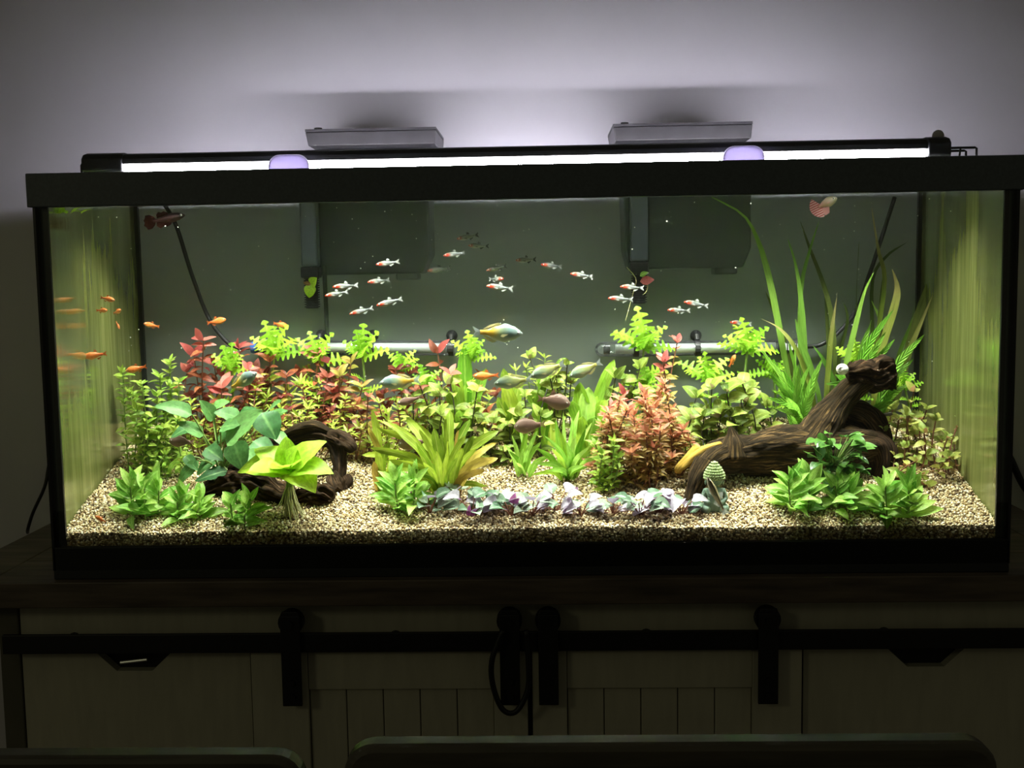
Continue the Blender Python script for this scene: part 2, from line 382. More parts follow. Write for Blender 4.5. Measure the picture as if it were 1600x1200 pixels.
# water: a clear body, mirror-like only at slanting looks at its surface
wt = MB(); x0, x1, y0, y1, z1 = -HX + 0.0125, HX - 0.0125, 0.0115, TD - 0.0025, Z0 + WATER
vs = []; fs = []; nx, ny = 60, 16
for j in range(ny + 1):
    for i in range(nx + 1):
        x = x0 + (x1 - x0) * i / nx; y = y0 + (y1 - y0) * j / ny
        vs.append((x, y, z1 + 0.0012 * noise.noise(Vector((x * 14, y * 14, 0)))))
for j in range(ny):
    for i in range(nx):
        a = j * (nx + 1) + i; fs.append((a, a + 1, a + nx + 2, a + nx + 1))
wt.add(vs, fs)
tag(wt.build('water_surface', glassy('water_surface', (0.97, 0.98, 0.92), ior=1.33, rough=0.0, cap=0.4), smooth=True), 'calm water surface just under the top rim of the tank', 'water', kind='stuff')


# gravel bed: a heightfield skin under some fifty thousand separate grains
def gravel():
    rng = np.random.default_rng(5)
    xa, xb, ya, yb = -HX + 0.0128, HX - 0.0128, 0.0125, TD - 0.004
    pts = []
    s = 0.00305
    gx = np.arange(xa + 0.001, xb, s); gy = np.arange(ya, yb, s)
    for y in gy:
        for x in gx:
            X = x + rng.uniform(-.5, .5) * s; Y = y + rng.uniform(-.5, .5) * s
            X = min(max(X, xa + .0012), xb - .0012); Y = max(min(Y, yb - .001), ya + .0012)
            pts.append((X, Y, sand(X, Y) + rng.uniform(-.0006, .0008)))
    for z in np.arange(0.016, 0.066, 0.0026):
        for x in np.arange(xa + .0012, xb, 0.0029):
            X = x + rng.uniform(-.4, .4) * .0028
            zz = Z0 + z + rng.uniform(-.5, .5) * .0026
            if zz < sand(X, 0.014) - 0.0015: pts.append((min(max(X, xa + .0012), xb - .0012), ya + rng.uniform(.0008, .0016), zz))
    P = np.array(pts); n = len(P)
    base = np.array([(1, 0, 0), (-1, 0, 0), (0, 1, 0), (0, -1, 0), (0, 0, 1), (0, 0, -1)], float)
    tri = np.array([(4, 0, 2), (4, 2, 1), (4, 1, 3), (4, 3, 0), (5, 2, 0), (5, 1, 2), (5, 3, 1), (5, 0, 3)])
    q = rng.normal(size=(n, 4)); q /= np.linalg.norm(q, axis=1)[:, None]; w, x, y, z = q.T
    R = np.stack([np.stack([1 - 2 * (y * y + z * z), 2 * (x * y - z * w), 2 * (x * z + y * w)], -1), np.stack([2 * (x * y + z * w), 1 - 2 * (x * x + z * z), 2 * (y * z - x * w)], -1), np.stack([2 * (x * z - y * w), 2 * (y * z + x * w), 1 - 2 * (x * x + y * y)], -1)], 1)
    sc = rng.uniform(.0015, .0025, (n, 1)) * rng.uniform(.7, 1.25, (n, 3))
    V = (base[None] * sc[:, None, :]) * rng.uniform(.85, 1.15, (n, 6, 1)); V = np.einsum('nij,nkj->nki', R, V) + P[:, None]
    V[:, :, 1] = np.maximum(V[:, :, 1], 0.0118); V[:, :, 0] = np.clip(V[:, :, 0], -HX + .0122, HX - .0122); V[:, :, 2] = np.maximum(V[:, :, 2], Z0 + .0125)
    F = (tri[None] + 6 * np.arange(n)[:, None, None]).reshape(-1, 3)
    V = V.reshape(-1, 3)
    # skin below the grains
    hx = np.linspace(xa, xb, 120); hy = np.linspace(ya + .0015, yb, 34); b = len(V); hv = []; hf = []
    for y in hy:
        for x in hx: hv.append((x, y, sand(x, y) - .0016))
    for x in hx: hv.append((x, ya + .0015, Z0 + .0125))
    for j in range(33):
        for i in range(119):
            a = b + j * 120 + i; hf += [(a, a + 1, a + 121), (a, a + 121, a + 120)]
    for i in range(119):
        a = b + i; c = b + 34 * 120 + i; hf += [(c, c + 1, a + 1), (c, a + 1, a)]
    V = np.vstack([V, np.array(hv)]); F = np.vstack([F, np.array(hf)])
    me = bpy.data.meshes.new('gravel'); me.vertices.add(len(V)); me.vertices.foreach_set('co', V.astype(np.float32).ravel())
    me.loops.add(F.size); me.loops.foreach_set('vertex_index', F.astype(np.int32).ravel()); me.polygons.add(len(F))
    me.polygons.foreach_set('loop_start', np.arange(0, F.size, 3, dtype=np.int32)); me.update(calc_edges=True)
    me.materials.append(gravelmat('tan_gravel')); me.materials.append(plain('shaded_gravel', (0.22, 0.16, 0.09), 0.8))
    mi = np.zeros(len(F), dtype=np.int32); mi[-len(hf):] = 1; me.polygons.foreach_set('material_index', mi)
    me.validate(); return tag(link('gravel', me), 'coarse tan gravel bed rising towards the back of the tank', 'gravel', kind='stuff')


gravel()


def on_sand(px, py, sink=0.0):
    a, b = -0.1, TD - 0.008
    a = 0.014
    f = lambda Y: at(px, py, Y).z - sand(at(px, py, Y).x, Y)
    if f(a) < 0: b = a
    elif f(b) > 0: a = b
    else:
        for _ in range(40):
            m = (a + b) / 2
            if f(m) > 0: a = m
            else: b = m
    p = at(px, py, a); p.z = sand(p.x, p.y) - sink; return p


def ground(px, Y, sink=0.002):
    p = at(px, 700, Y); p.z = sand(p.x, Y) - sink; return p


# ------------------------------------------------------------------ light bar
bar = empty('aquarium_light', (0, 0, Z0), 'long slim black light bar glowing white along the tank top', 'light')
bl, brr = at(140, 256, 0.12).x, at(1475, 225, 0.12).x
BY = 0.120; BZ = 0.530
hw = 0.026
prof = [(-hw, 0.0108), (-hw, 0.018), (-hw + 0.006, 0.0235), (-0.01, 0.0262), (0.01, 0.0262), (hw - 0.006, 0.0235), (hw, 0.018), (hw, 0.0108)]
mb = MB(); mb.prism([(BY + a, BZ + b) for a, b in prof], bl + 0.05, brr - 0.028, 'yz'); mb.build('housing', BLACK, bar, bevel=0.001)
for xa, xb in ((bl, bl + 0.055), (brr - 0.03, brr)):
    k = 1.1
    capo = [(-hw, 0.004), (-hw, 0.018)] + prof[2:6] + [(hw, 0.024), (hw, 0.004), (hw - .008, 0.0), (-hw + .008, 0.0)]
    mb = MB(); mb.prism([(BY + a * k, BZ + (b - .014) * k + .014) for a, b in capo], xa, xb, 'yz'); mb.build('end_cap', BLACK, bar, bevel=0.002)
LED = emit('led_glow', (0.93, 0.895, 1.0), LED_STRENGTH)
lens = [(-0.0225, 0.0105), (-0.0225, 0.005), (-0.017, 0.0), (0.017, 0.0), (0.0225, 0.005), (0.0225, 0.0105)]
mb = MB(); mb.prism([(BY + a, BZ + b) for a, b in lens], bl + 0.056, brr - 0.031, 'yz'); mb.build('lens', LED, bar)
dl_ = bpy.data.lights.new('led_strip', 'AREA'); dl_.shape = 'RECTANGLE'; dl_.size = brr - bl - .1; dl_.size_y = 0.03; dl_.energy = DOWN_WATTS; dl_.color = (1.0, 0.97, 0.88); dl_.spread = math.radians(140)
dlo = bpy.data.objects.new('led_strip', dl_); COL.objects.link(dlo); dlo.parent = bar; dlo.location = ((bl + brr) / 2 + .012, BY, BZ - 0.0006)
for s, xe in ((-1, bl), (1, brr)):
    for yy in (BY - 0.018, BY + 0.018):
        mb = MB(); e = s * (0.004 if s < 0 else 0.036)
        pts = [(xe - s * 0.012, yy, BZ + 0.012), (xe + e * 0.94, yy, BZ + 0.012), (xe + e, yy, BZ + 0.011), (xe + e, yy, TH - 0.0)]
        mb.tube(pts, 0.0016, 6)
        if s > 0: mb.tube([(xe + e * 0.42, yy, BZ + 0.012), (xe + e * 0.38, yy, BZ - 0.002)], 0.0013, 6)
        mb.build('wire_leg', IRON, bar)
mb = MB(); mb.ball((brr - 0.008, BY, BZ + 0.030), (0.008, 0.006, 0.008)); mb.build('clear_knob', plain('grey_clear_plastic', (0.4, 0.39, 0.38), 0.2), bar, smooth=True)

# ------------------------------------------------------------------ hang-on filters
FILT = plain('grey_black_filter_plastic', (0.020, 0.021, 0.026), 0.5, noise_amt=0.2, scale=200, bump=0.05)
FLID = plain('dark_grey_filter_lid', (0.019, 0.0175, 0.021), 0.4, noise_amt=0.2, scale=60, bump=0.1)
TUBE = plain('blue_grey_tube', (0.09, 0.11, 0.135), 0.35)


def filt(name, label, pxa, pxb, body_px, py_bottom, tube_px, strainer_py, lid_py):
    y0 = TD + 0.012; y1 = y0 + 0.085
    xa, xb = at(body_px[0], 370, y0).x, at(body_px[1], 370, y0).x
    zb = at(body_px[0], py_bottom, y0).z; xl, xr = at(pxa, 225, y0).x, at(pxb, 225, y0).x; zl = at((pxa + pxb) / 2, lid_py, y0).z
    root = empty(name, ((xa + xb) / 2, y0 + .05, zb), label, 'filter')
    O = root.location
    def L(p): return Vector(p) - O
    mb = MB(); mb.add([L(p) for p in [(xa + .01, y0, zb), (xb - .012, y0, zb), (xb - .012, y1 - .02, zb), (xa + .01, y1 - .02, zb), (xa + .004, y0, zb + .03), (xb, y0, zb + .03), (xb, y1, zb + .03), (xa + .004, y1, zb + .03), (xa, y0, zl), (xb, y0, zl), (xb, y1, zl), (xa, y1, zl)]],
           [(0, 3, 2, 1), (0, 1, 5, 4), (1, 2, 6, 5), (2, 3, 7, 6), (3, 0, 4, 7), (4, 5, 9, 8), (5, 6, 10, 9), (6, 7, 11, 10), (7, 4, 8, 11), (8, 9, 10, 11)])
    mb.box(L((xb - .055, y0 + .005, zb - .010)), L((xb - .02, y0 + .05, zb + .001)))
    mb.build('tank_body', FILT, root, bevel=0.003)
    # lid with a raised border, and the spill lip that reaches over the rim
    mb = MB(); t = 0.004
    mb.prism([(xl - O.x + .004, zl - O.z), (xr - O.x - .002, zl - O.z), (xr - O.x, zl - O.z + .021), (xl - O.x, zl - O.z + .021)], y0 - .045 - O.y, y1 - O.y)
    ld = mb.build('lid', FLID, root, bevel=0.0015)
    mb = MB()
    for a, b in (((xl, y0 - .045), (xr, y0 - .041)), ((xl, y1 - .004), (xr, y1)), ((xl, y0 - .041), (xl + .004, y1 - .004)), ((xr - .004, y0 - .041), (xr, y1 - .004))):
        mb.box(L((a[0], a[1], zl + .0212)), L((b[0], b[1], zl + .025)))
    mb.build('lid_border', FLID, ld)
    mb = MB(); mb.tube([L((xl + .018, y0 - .035, zl + .0205)), L((xl + .018, y0 - .035, zl + .028))], .006, 10); mb.build('lid_knob', FLID, ld)
    zt = Z0 + TH + .001
    mb = MB(); mb.box(L((xl - .004, TD - .048, zt + .0)), L((xr - .004, y0 - .002, zt + .014))); mb.build('spillway', FLID, root, bevel=0.001)
    # intake: flat-fronted tube, collar and ribbed strainer hanging inside the back glass
    ty = TD - .028; ta, tb = at(tube_px[0], 400, ty).x, at(tube_px[1], 400, ty).x
    ztb = at(tube_px[0], strainer_py[0], ty).z; zs = at(tube_px[0], strainer_py[1], ty).z
    mb = MB(); mb.box(L((ta, ty - .010, ztb)), L((tb, ty + .014, zt - .001))); mb.build('intake_tube', TUBE, root, bevel=0.003)
    mb = MB(); mb.box(L((ta - .001, ty - .011, ztb - .017)), L((tb + .001, ty + .015, ztb - .0005))); mb.build('collar', FILT, root, bevel=0.002)
    cx = (ta + tb) / 2; rr = (tb - ta) * .47; mb = MB(); z = ztb - .017; pts = []; rad = []
    while z > zs:
        pts += [L((cx, ty + .002, z)), L((cx, ty + .002, z - .0016)), L((cx, ty + .002, z - .0018)), L((cx, ty + .002, z - .0034))]; rad += [rr, rr, rr * .8, rr * .8]; z -= .0036
    mb.tube(pts, rad, 14); mb.build('strainer', FILT, root)
    return root


filt('hang_on_filter', 'black hang-on filter with grey lid, nearer the dark red betta', 487, 686, (478, 671), 430, (472, 498), (417, 480), 232)
filt('hang_on_filter', 'black hang-on filter with grey lid, nearer the ribbon-leaf plants', 955, 1167, (972, 1174), 421, (985, 1012), (409, 474), 224)

# ------------------------------------------------------------------ heaters and cords in the tank
HGL = glassy('heater_glass', (0.90, 0.93, 0.92), rough=0.05, haze=0.05)
STEEL = plain('bright_steel', (0.8, 0.81, 0.82), 0.35, metal=0.6)
WHITE = plain('white_print', (0.8, 0.8, 0.8), 0.4)
BLUE = plain('blue_cap', (0.03, 0.10, 0.35), 0.4)


def heater(label, pxa, pya, pxb, pyb, cap_left, cordpts):
    Y = TD - .022; a, b = at(pxa, pya, Y), at(pxb, pyb, Y); root = empty('heater', (a + b) / 2, label, 'heater'); O = root.location
    d = (b - a)
    P = lambda t: a + d * t - O
    r = 0.0115
    e0, e1 = (0.09, 1.0) if cap_left else (0.0, 0.91)
    t0 = (e0 + .0) if cap_left else 0.0
    ts = [(e0, 1.0), (0.96, 1.0), (0.975, .92), (0.99, .7), (1.0, .3)] if cap_left else [(0.0, .3), (0.01, .7), (0.025, .92), (0.04, 1.0), (e1, 1.0)]
    mb = MB(); mb.tube([P(t) for t, _ in ts], [r * k for _, k in ts], 20); mb.build('glass_tube', HGL, root, smooth=True)
    c0, c1 = (0.0, 0.10) if cap_left else (0.90, 1.0)
    mb = MB(); mb.tube([P(c0), P(c0 + .01), P(c1 - .01), P(c1)], [r * .8, r * 1.12, r * 1.12, r * 1.02], 20); mb.build('cap', BLACK, root, smooth=False)
    mb = MB()
    for k in range(5):
        t = c0 + .022 + k * .015; mb.box(P(t) + Vector((-.0013, -r * 1.16, -.004)), P(t) + Vector((.0013, -r * 1.10, .006)))
    mb.build('printed_scale', WHITE, root)
    if cap_left: mb = MB(); mb.tube([P(-.028), P(0.0)], [r * .75, r * .95], 16); mb.build('dial', BLUE, root)
    mb = MB(); mb.tube([P(.14), P(.9)] if cap_left else [P(.1), P(.88)], r * .66, 16); mb.build('heating_core', STEEL, root, smooth=True)
    mb = MB(); t = .93 if cap_left else .06; mb.tube([P(t - .02), P(t + .012)], r * .62, 12); mb.build('thermostat', IRON, root, smooth=True)
    for t in (.3, .55, .93) if cap_left else (.2, .5):
        mb = MB(); c = P(t); mb.tube([c - d.normalized() * .004, c + d.normalized() * .004], r * 1.08, 16)
        mb.tube([c + Vector((0, .0, r)), c + Vector((0, .004, r + .006)), c + Vector((0, .016, r + .007))], [.004, .005, .009], 12)
        mb.build('suction_cup', CORD, root)
    mb = MB(); mb.tube([p - O for p in crom(cordpts, 30)], .0033, 8); mb.build('cord', CORD, root, smooth=True)
    return root


heater('glass heater tube with blue dial cap behind the red stem plants', 402, 543, 728, 544, True,
       [at(252, 312, .30), at(275, 352, .30), at(300, 430, .305), at(328, 500, .305), at(362, 540, .306), at(392, 543, .308)])
heater('glass heater tube ending in striped black cap by ribbon leaves', 930, 546, 1250, 542, False,
       [at(1398, 308, .315), at(1378, 370, .315), at(1358, 430, .315), at(1335, 490, .315), at(1290, 535, .312), at(1250, 542, .308)])


def cord(name, label, pts, r, n=30, closed=False):
    c = crom(pts, n); mb = MB(); mb.tube(c, r, 8); return tag(mb.build(name, CORD, smooth=True), label, 'cord')


cord('power_cord', 'black filter cord hanging behind the glass beside a strainer', [at(506, 415, TD + .010), at(509, 470, TD + .010), at(512, 560, TD + .01), at(512, 640, TD + .01)], .0035)
cord('power_cord', 'black power cord drooping to the cabinet top beside the algae-streaked side with orange fish', [at(95, 690, .44), at(78, 722, .43), at(70, 760, .42), at(52, 800, .42), at(44, 825, .425), at(43, 832, .46)], .0028)
cord('power_cord', 'thick black cord leaning against the wall beyond the ribbon-plant end of the tank', [at(1560, 690, .455), at(1578, 715, .455), at(1600, 760, .455), at(1640, 810, .462), at(1660, 900, .462)], .006)


# ------------------------------------------------------------------ the cabinet
SY = 0.030
def sx(px): return at(px, 1060, SY).x
def sz(py, Y=SY): return at(800, py, Y).z


cab = empty('cabinet', (0, 0.2, 0), 'low cabinet with dark top, cream fronts and sliding barn doors on a black rail', 'cabinet')
OC = Vector((0, 0.2, 0))
CX0, CX1 = -0.772, 0.790
def cbox(name, lo, hi, mat, parent=None, bev=0.0015):
    mb = MB(); mb.box(Vector(lo) - OC, Vector(hi) - OC); return mb.build(name, mat, parent or cab, bevel=bev)


for k in range(4):                                   # boards of the top
    ya = -0.012 + k * 0.113; cbox('top_board', (CX0 + .075, ya + .0006, Z0 - .034), (CX1 - .075, ya + .1124, Z0), DARKWOOD)
for xa, xb in ((CX0, CX0 + .0744), (CX1 - .0744, CX1)): cbox('end_board', (xa, -.012, Z0 - .034), (xb, .4396, Z0), DARKWOOD)
BX0, BX1 = sx(6), sx(1606) + .03
BXL, BXR = BX0, BX1
zt = Z0 - .0345
cbox('side_panel', (BXL, .046, .06), (BXL + .018, .42, zt), IVORY); cbox('side_panel', (BXR - .018, .046, .06), (BXR, .42, zt), IVORY)
cbox('back_panel', (BXL + .0185, .41, .06), (BXR - .0185, .42, zt), IVORY)
cbox('bottom_panel', (BXL + .0185, .046, .07), (BXR - .0185, .4095, .09), IVORY)
STILE = plain('dark_painted_stile', (0.10, 0.095, 0.07), 0.6, noise_amt=0.2, scale=12)
for xa, xb in ((BXL - .002, sx(35)), (sx(1622), BXR + .002)): cbox('corner_post', (xa, .028, 0.0), (xb, .0455, zt), STILE)
for xa in (BXL + .002, BXR - .04): cbox('back_foot', (xa, .37, 0), (xa + .038, .408, .059), STILE)
cbox('face_rail', (sx(36), .031, sz(992)), (sx(1621), .045, zt), IVORY)
cbox('centre_divider', (-.02, .05, .0905), (-.002, .40, zt), IVORY)
ztop = sz(993)


def notched(xa, xb, cpx, name):
    """drawer-like front with a hand notch cut into its upper edge"""
    c = sx(cpx); n0, n1 = .048, .024; zn = sz(1045)
    out = [(xa, .1), (xb, .1), (xb, ztop), (c + n0 + .012, ztop), (c + n0, sz(1019)), (c + n1, zn), (c - n1, zn), (c - n0, sz(1019)), (c - n0 - .012, ztop), (xa, ztop)]
    out = [(a, b) for a, b in out]
    mb = MB()
    # two side fields and the field under the notch, so that every face is convex
    mb.prism([out[0], (c - n0 - .012, .1), out[8], out[9]], SY - .2, SY + .014 - .2)
    mb.prism([(c + n0 + .012, .1), out[1], out[2], out[3]], SY - .2, SY + .014 - .2)
    mb.prism([(c - n0 - .012, .1), (c - n1, .1), out[6], out[7], out[8]], SY - .2, SY + .014 - .2)
    mb.prism([(c + n1, .1), (c + n0 + .012, .1), out[3], out[4], out[5]], SY - .2, SY + .014 - .2)
    mb.prism([(c - n1, .1), (c + n1, .1), out[5], out[6]], SY - .2, SY + .014 - .2)
    o = mb.build(name, IVORY, cab)
    mb = MB(); mb.box(Vector((c - .07, SY + .0145, zn - .02)) - OC, Vector((c + .07, SY + .0155, ztop)) - OC); mb.build('notch_shade', SEAL, o)  # black sheet put in for the shade inside the cabinet behind the notch
    return o, c, zn


o1, c1, zn1 = notched(sx(37), sx(392), 211, 'notched_panel')
mb = MB(); mb.tube([Vector((c1 - .02, SY + .004, zn1 + .010)) - OC, Vector((c1 + .016, SY + .004, zn1 + .014)) - OC], .0022, 8); mb.build('glint_rod', STEEL, o1)  # rod added to make the white glint inside the notch
notched(sx(1255), sx(1619), 1446, 'notched_panel')


def barn_door(xa, xb, sl, sr):
    """frame of stiles and rails round upright boards"""
    root = link('barn_door', None, cab) if False else None
    zr = sz(1071); zb = .10; y0 = SY - .012
    mb = MB(); mb.box(Vector((sx(sl), y0, zr)) - OC, Vector((sx(sr), y0 + .009, ztop)) - OC)
    mb_root = mb.build('barn_door', IVORY, cab, bevel=.001)
    for a, b in ((xa, sl), (sr, xb)):
        mb = MB(); mb.box(Vector((sx(a), y0 - .001, zb)) - OC, Vector((sx(b) - .0006, y0 + .009, ztop)) - OC); mb.build('stile', IVORY, mb_root, bevel=.001)
    mb = MB(); mb.box(Vector((sx(sl), y0, zb)) - OC, Vector((sx(sr), y0 + .009, zb + .07)) - OC); mb.build('bottom_rail', IVORY, mb_root, bevel=.001)
    n = 5; X0, X1 = sx(sl), sx(sr)
    for k in range(n):
        mb = MB(); w = (X1 - X0) / n
        mb.box(Vector((X0 + k * w + .0006, y0 + .0045, zb + .0702)) - OC, Vector((X0 + (k + 1) * w - .0006, y0 + .0105, zr - .0002)) - OC); mb.build('plank', IVORY, mb_root, bevel=.0012)
    return mb_root


barn_door(397, 825, 485, 772); barn_door(832, 1250, 886, 1173)
RY = SY - .026
zra, zrb = sz(1018, RY), sz(988, RY)
rail = MB(); rail.box(Vector((sx(22), RY, zra)) - OC, Vector((sx(1616), RY + .006, zrb)) - OC); rl_ = rail.build('slide_rail', IRON, cab, bevel=.001)
for px in (120, 620, 1010, 1380):
    mb = MB(); mb.tube([Vector((sx(px), RY + .0062, (zra + zrb) / 2)) - OC, Vector((sx(px), SY + .0008, (zra + zrb) / 2)) - OC], .008, 12); mb.build('standoff', IRON, rl_)
for px in (457, 797, 857, 1199):
    xx = at(px, 1040, RY).x; w = .0128
    mb = MB(); mb.box(Vector((xx - w, RY - .0075, sz(1099, RY))) - OC, Vector((xx + w, RY - .0035, sz(958, RY))) - OC)
    mb.prism([(xx - w, sz(958.2, RY)), (xx - w * .8, sz(951, RY)), (xx + w * .8, sz(951, RY)), (xx + w, sz(958.2, RY))], RY - .2075, RY - .2035)
    hg = mb.build('hanger_strap', IRON, cab, bevel=.001)
    zc = sz(970, RY); mb = MB(); mb.tube([Vector((xx, RY - .003, zc)) - OC, Vector((xx, RY + .009, zc)) - OC], .0165, 20); mb.build('roller', IRON, hg)
    for zz in (970, 1062, 1085):
        mb = MB(); mb.tube([Vector((xx, RY - .0105, sz(zz, RY))) - OC, Vector((xx, RY - .0076, sz(zz, RY))) - OC], .0045, 6); mb.build('bolt', IRON, hg)

c = crom([at(822, 985, RY - .018), at(826, 1040, RY - .018), at(824, 1080, RY - .018), at(806, 1112, RY - .02), at(785, 1108, RY - .02), at(770, 1070, RY - .02), at(769, 1030, RY - .02), at(786, 985, RY - .018)], 40)
mb = MB(); mb.tube(c, .0036, 8); tag(mb.build('cable_loop', CORD, smooth=True), 'black cable hanging in a loop over the barn door rail', 'cable')

# ------------------------------------------------------------------ two chairs before the cabinet
def chair(label, pxa, pya, pxb, pyb, Y, rz):
    a, b = at(pxa, pya, Y), at(pxb, pyb, Y); w = (b - a).length if pxa > 0 else .45
    cx = (a.x + b.x) / 2 if pxa > 0 else b.x - w / 2
    zt = (a.z + b.z) / 2 if pxa > 0 else b.z
    root = empty('dining_chair', (cx, Y, 0), label, 'chair'); root.rotation_euler.z = rz
    h = .24; r = .022; out = []
    for (x, z, a0) in ((-w / 2 + r, zt - r, 180), (w / 2 - r, zt - r, 90)):
        for k in range(7):
            t = math.radians(a0 - k * 15); out.append((x + r * math.cos(t), z + r * math.sin(t)))
    out += [(w / 2, zt - h), (-w / 2, zt - h)]
    mb = MB(); mb.prism(out, -.011, .011); mb.build('back_panel', CHAIRWOOD, root, bevel=.005)
    inn = [(x * .955, zt - .016 - (zt - z) * .9) for x, z in out]
    mb = MB(); mb.prism(inn, -.0128, -.0112); mb.build('inset_panel', CHAIRWOOD, root)
    for s in (-1, 1):
        mb = MB(); mb.tube([(s * (w / 2 - .03), 0, zt - h - .0005), (s * (w / 2 - .035), -.0, .46), (s * (w / 2 - .03), .02, 0)], [.018, .02, .014], 8); mb.build('rear_leg', CHAIRWOOD, root)
        mb = MB(); mb.tube([(s * (w / 2 - .035), -.38, .43), (s * (w / 2 - .03), -.39, 0)], [.02, .014], 8); mb.build('front_leg', CHAIRWOOD, root)
    mb = MB(); mb.box((-w / 2 + .015, -.42, .43), (w / 2 - .015, -.012, .465)); mb.build('seat', CHAIRWOOD, root, bevel=.006)
    return root


chair('dark wooden dining chair with wide rounded back before the barn doors', 540, 1166, 1555, 1141, -.61, .006)
chair('dark wooden dining chair whose back shows below the notched panel beside the cord', -1, 1172, 477, 1173, -.60, 0)

# ------------------------------------------------------------------ leaves
def leaf_geo(L=1.0, Wd=.3, prof=None, n=7, start=0.0, droop=.6, fold=.12, wave=0.0, wf=2.5, m=1, ph=0.0, thick=0):
    vs, uv, fs = [], [], []; x = z = 0.0; a = start
    for i in range(n + 1):
        t = i / n; w = Wd / 2 * prof(t)
        for j in range(-m, m + 1):
            s = j / m
            vs.append((x - .0 , s * w, z + fold * abs(s) * w * 2 + wave * Wd * math.sin(6.283 * wf * t + ph + (1.7 if s < 0 else 0)) * abs(s)))
            uv.append((t, (s + 1) / 2))
        a -= droop / n; x += math.cos(a) * L / n; z += math.sin(a) * L / n
    k = 2 * m + 1
    for i in range(n):
        for j in range(k - 1):
            b = i * k + j; fs.append((b, b + k, b + k + 1, b + 1))
    return vs, fs, uv


lance = lambda t: max(.02, (math.sin(math.pi * min(1, t ** .8)) ** .9)) if t < 1 else .02
ovate = lambda t: max(.02, math.sin(math.pi * t ** .62) ** .75) if t < 1 else .02
spat = lambda t: max(.02, .22 + .78 * math.sin(math.pi * min(1, t ** 1.35)) if 0 < t < .98 else .1)
strap = lambda t: max(.03, min(1, .35 + t * 2.2) * (1 - max(0, (t - .7) / .3) ** 2.2))
heart = lambda t: max(.02, (min(1, t * 5 + .25)) * (1 - t) ** .55 * (1.15)) if t < 1 else .02
def lobes(env, k=6):
    def f(t):
        u = (t * k) % 1.0; return max(.05, env(t) * (1.0 if u > .45 else .2))
    return f


def variants(mat, k, seed=0, **kw):
    R = random.Random(seed); out = []
    for i in range(k):
        q = dict(kw); q['droop'] = kw.get('droop', .6) + R.uniform(-.45, .45); q['ph'] = R.uniform(0, 6.28); q['fold'] = kw.get('fold', .12) * R.uniform(.6, 1.4)
        v, f, u = leaf_geo(**q); mb = MB(); mb.add(v, f, uv=u); out.append((mb.mesh('leaf', mat, True), (v, f, u)))
    return out


def basis(base, d, up, sl, sw):
    x = Vector(d).normalized(); y = Vector(up).cross(x)
    if y.length < 1e-4: y = Vector((0, 1, 0)).cross(x)
    y.normalize(); z = x.cross(y)
    M = Matrix((x * sl, y * sw, z * sl)).transposed().to_4x4(); M.translation = base; return M


def put(root, var, base, d, up, sl, sw, name='leaf'):
    o = bpy.data.objects.new(name, var[0]); COL.objects.link(o); o.parent = root
    o.matrix_basis = basis(Vector(base) - root.location, d, up, sl, sw); return o


def ribbon(pts, w, n=14, prof=strap, face=Vector((0, -1, 0)), twist=0.0, wave=0.0, ph=0.0):
    c = crom(pts, n + 1); vs, fs, uv = [], [], []
    for i, p in enumerate(c):
        t = i / n; tg = (c[min(i + 1, n)] - c[max(i - 1, 0)]).normalized()
        sdir = tg.cross(face)
        if sdir.length < 1e-3: sdir = Vector((1, 0, 0))
        sdir.normalize()
        if twist: sdir = Matrix.Rotation(twist * (t + .2 * math.sin(7 * t + ph)), 3, tg) @ sdir
        nn = sdir.cross(tg); h = w / 2 * prof(t)
        for s in (-1, 0, 1):
            vs.append(p + sdir * (s * h) + nn * (abs(s) * h * .25 + wave * w * math.sin(16 * t + ph + s) * abs(s))); uv.append((t, (s + 1) / 2))
    for i in range(n):
        for j in range(2):
            b = i * 3 + j; fs.append((b, b + 3, b + 4, b + 1))
    return vs, fs, uv


def add_ribbon(root, mat, pts, w, name='leaf', **kw):
    v, f, u = ribbon([Vector(p) - root.location for p in pts], w, **kw); mb = MB(); mb.add(v, f, uv=u); return mb.build(name, mat, root, smooth=True)


RND = random.Random(11)
def rv(a): return Vector((RND.uniform(-a, a), RND.uniform(-a, a), RND.uniform(-a, a)))


STEMG = plain('green_stem', (0.16, 0.24, 0.05), 0.5); STEMR = plain('red_brown_stem', (0.16, 0.055, 0.03), 0.5)
ROOT = plain('pale_root', (0.50, 0.47, 0.24), 0.6); STEMD = plain('dark_stem', (0.05, 0.045, 0.03), 0.6)

# low bushy bright green plants in front ------------------------------------------------
M_LOW = leafmat('bright_green_leaf', (0.15, 0.40, 0.04), (0.54, 0.78, 0.17), vein=(0.60, 0.82, 0.28), transl=.45)
V_LOW = variants(M_LOW, 6, 1, Wd=.34, prof=lance, n=6, start=.35, droop=.9, fold=.16)


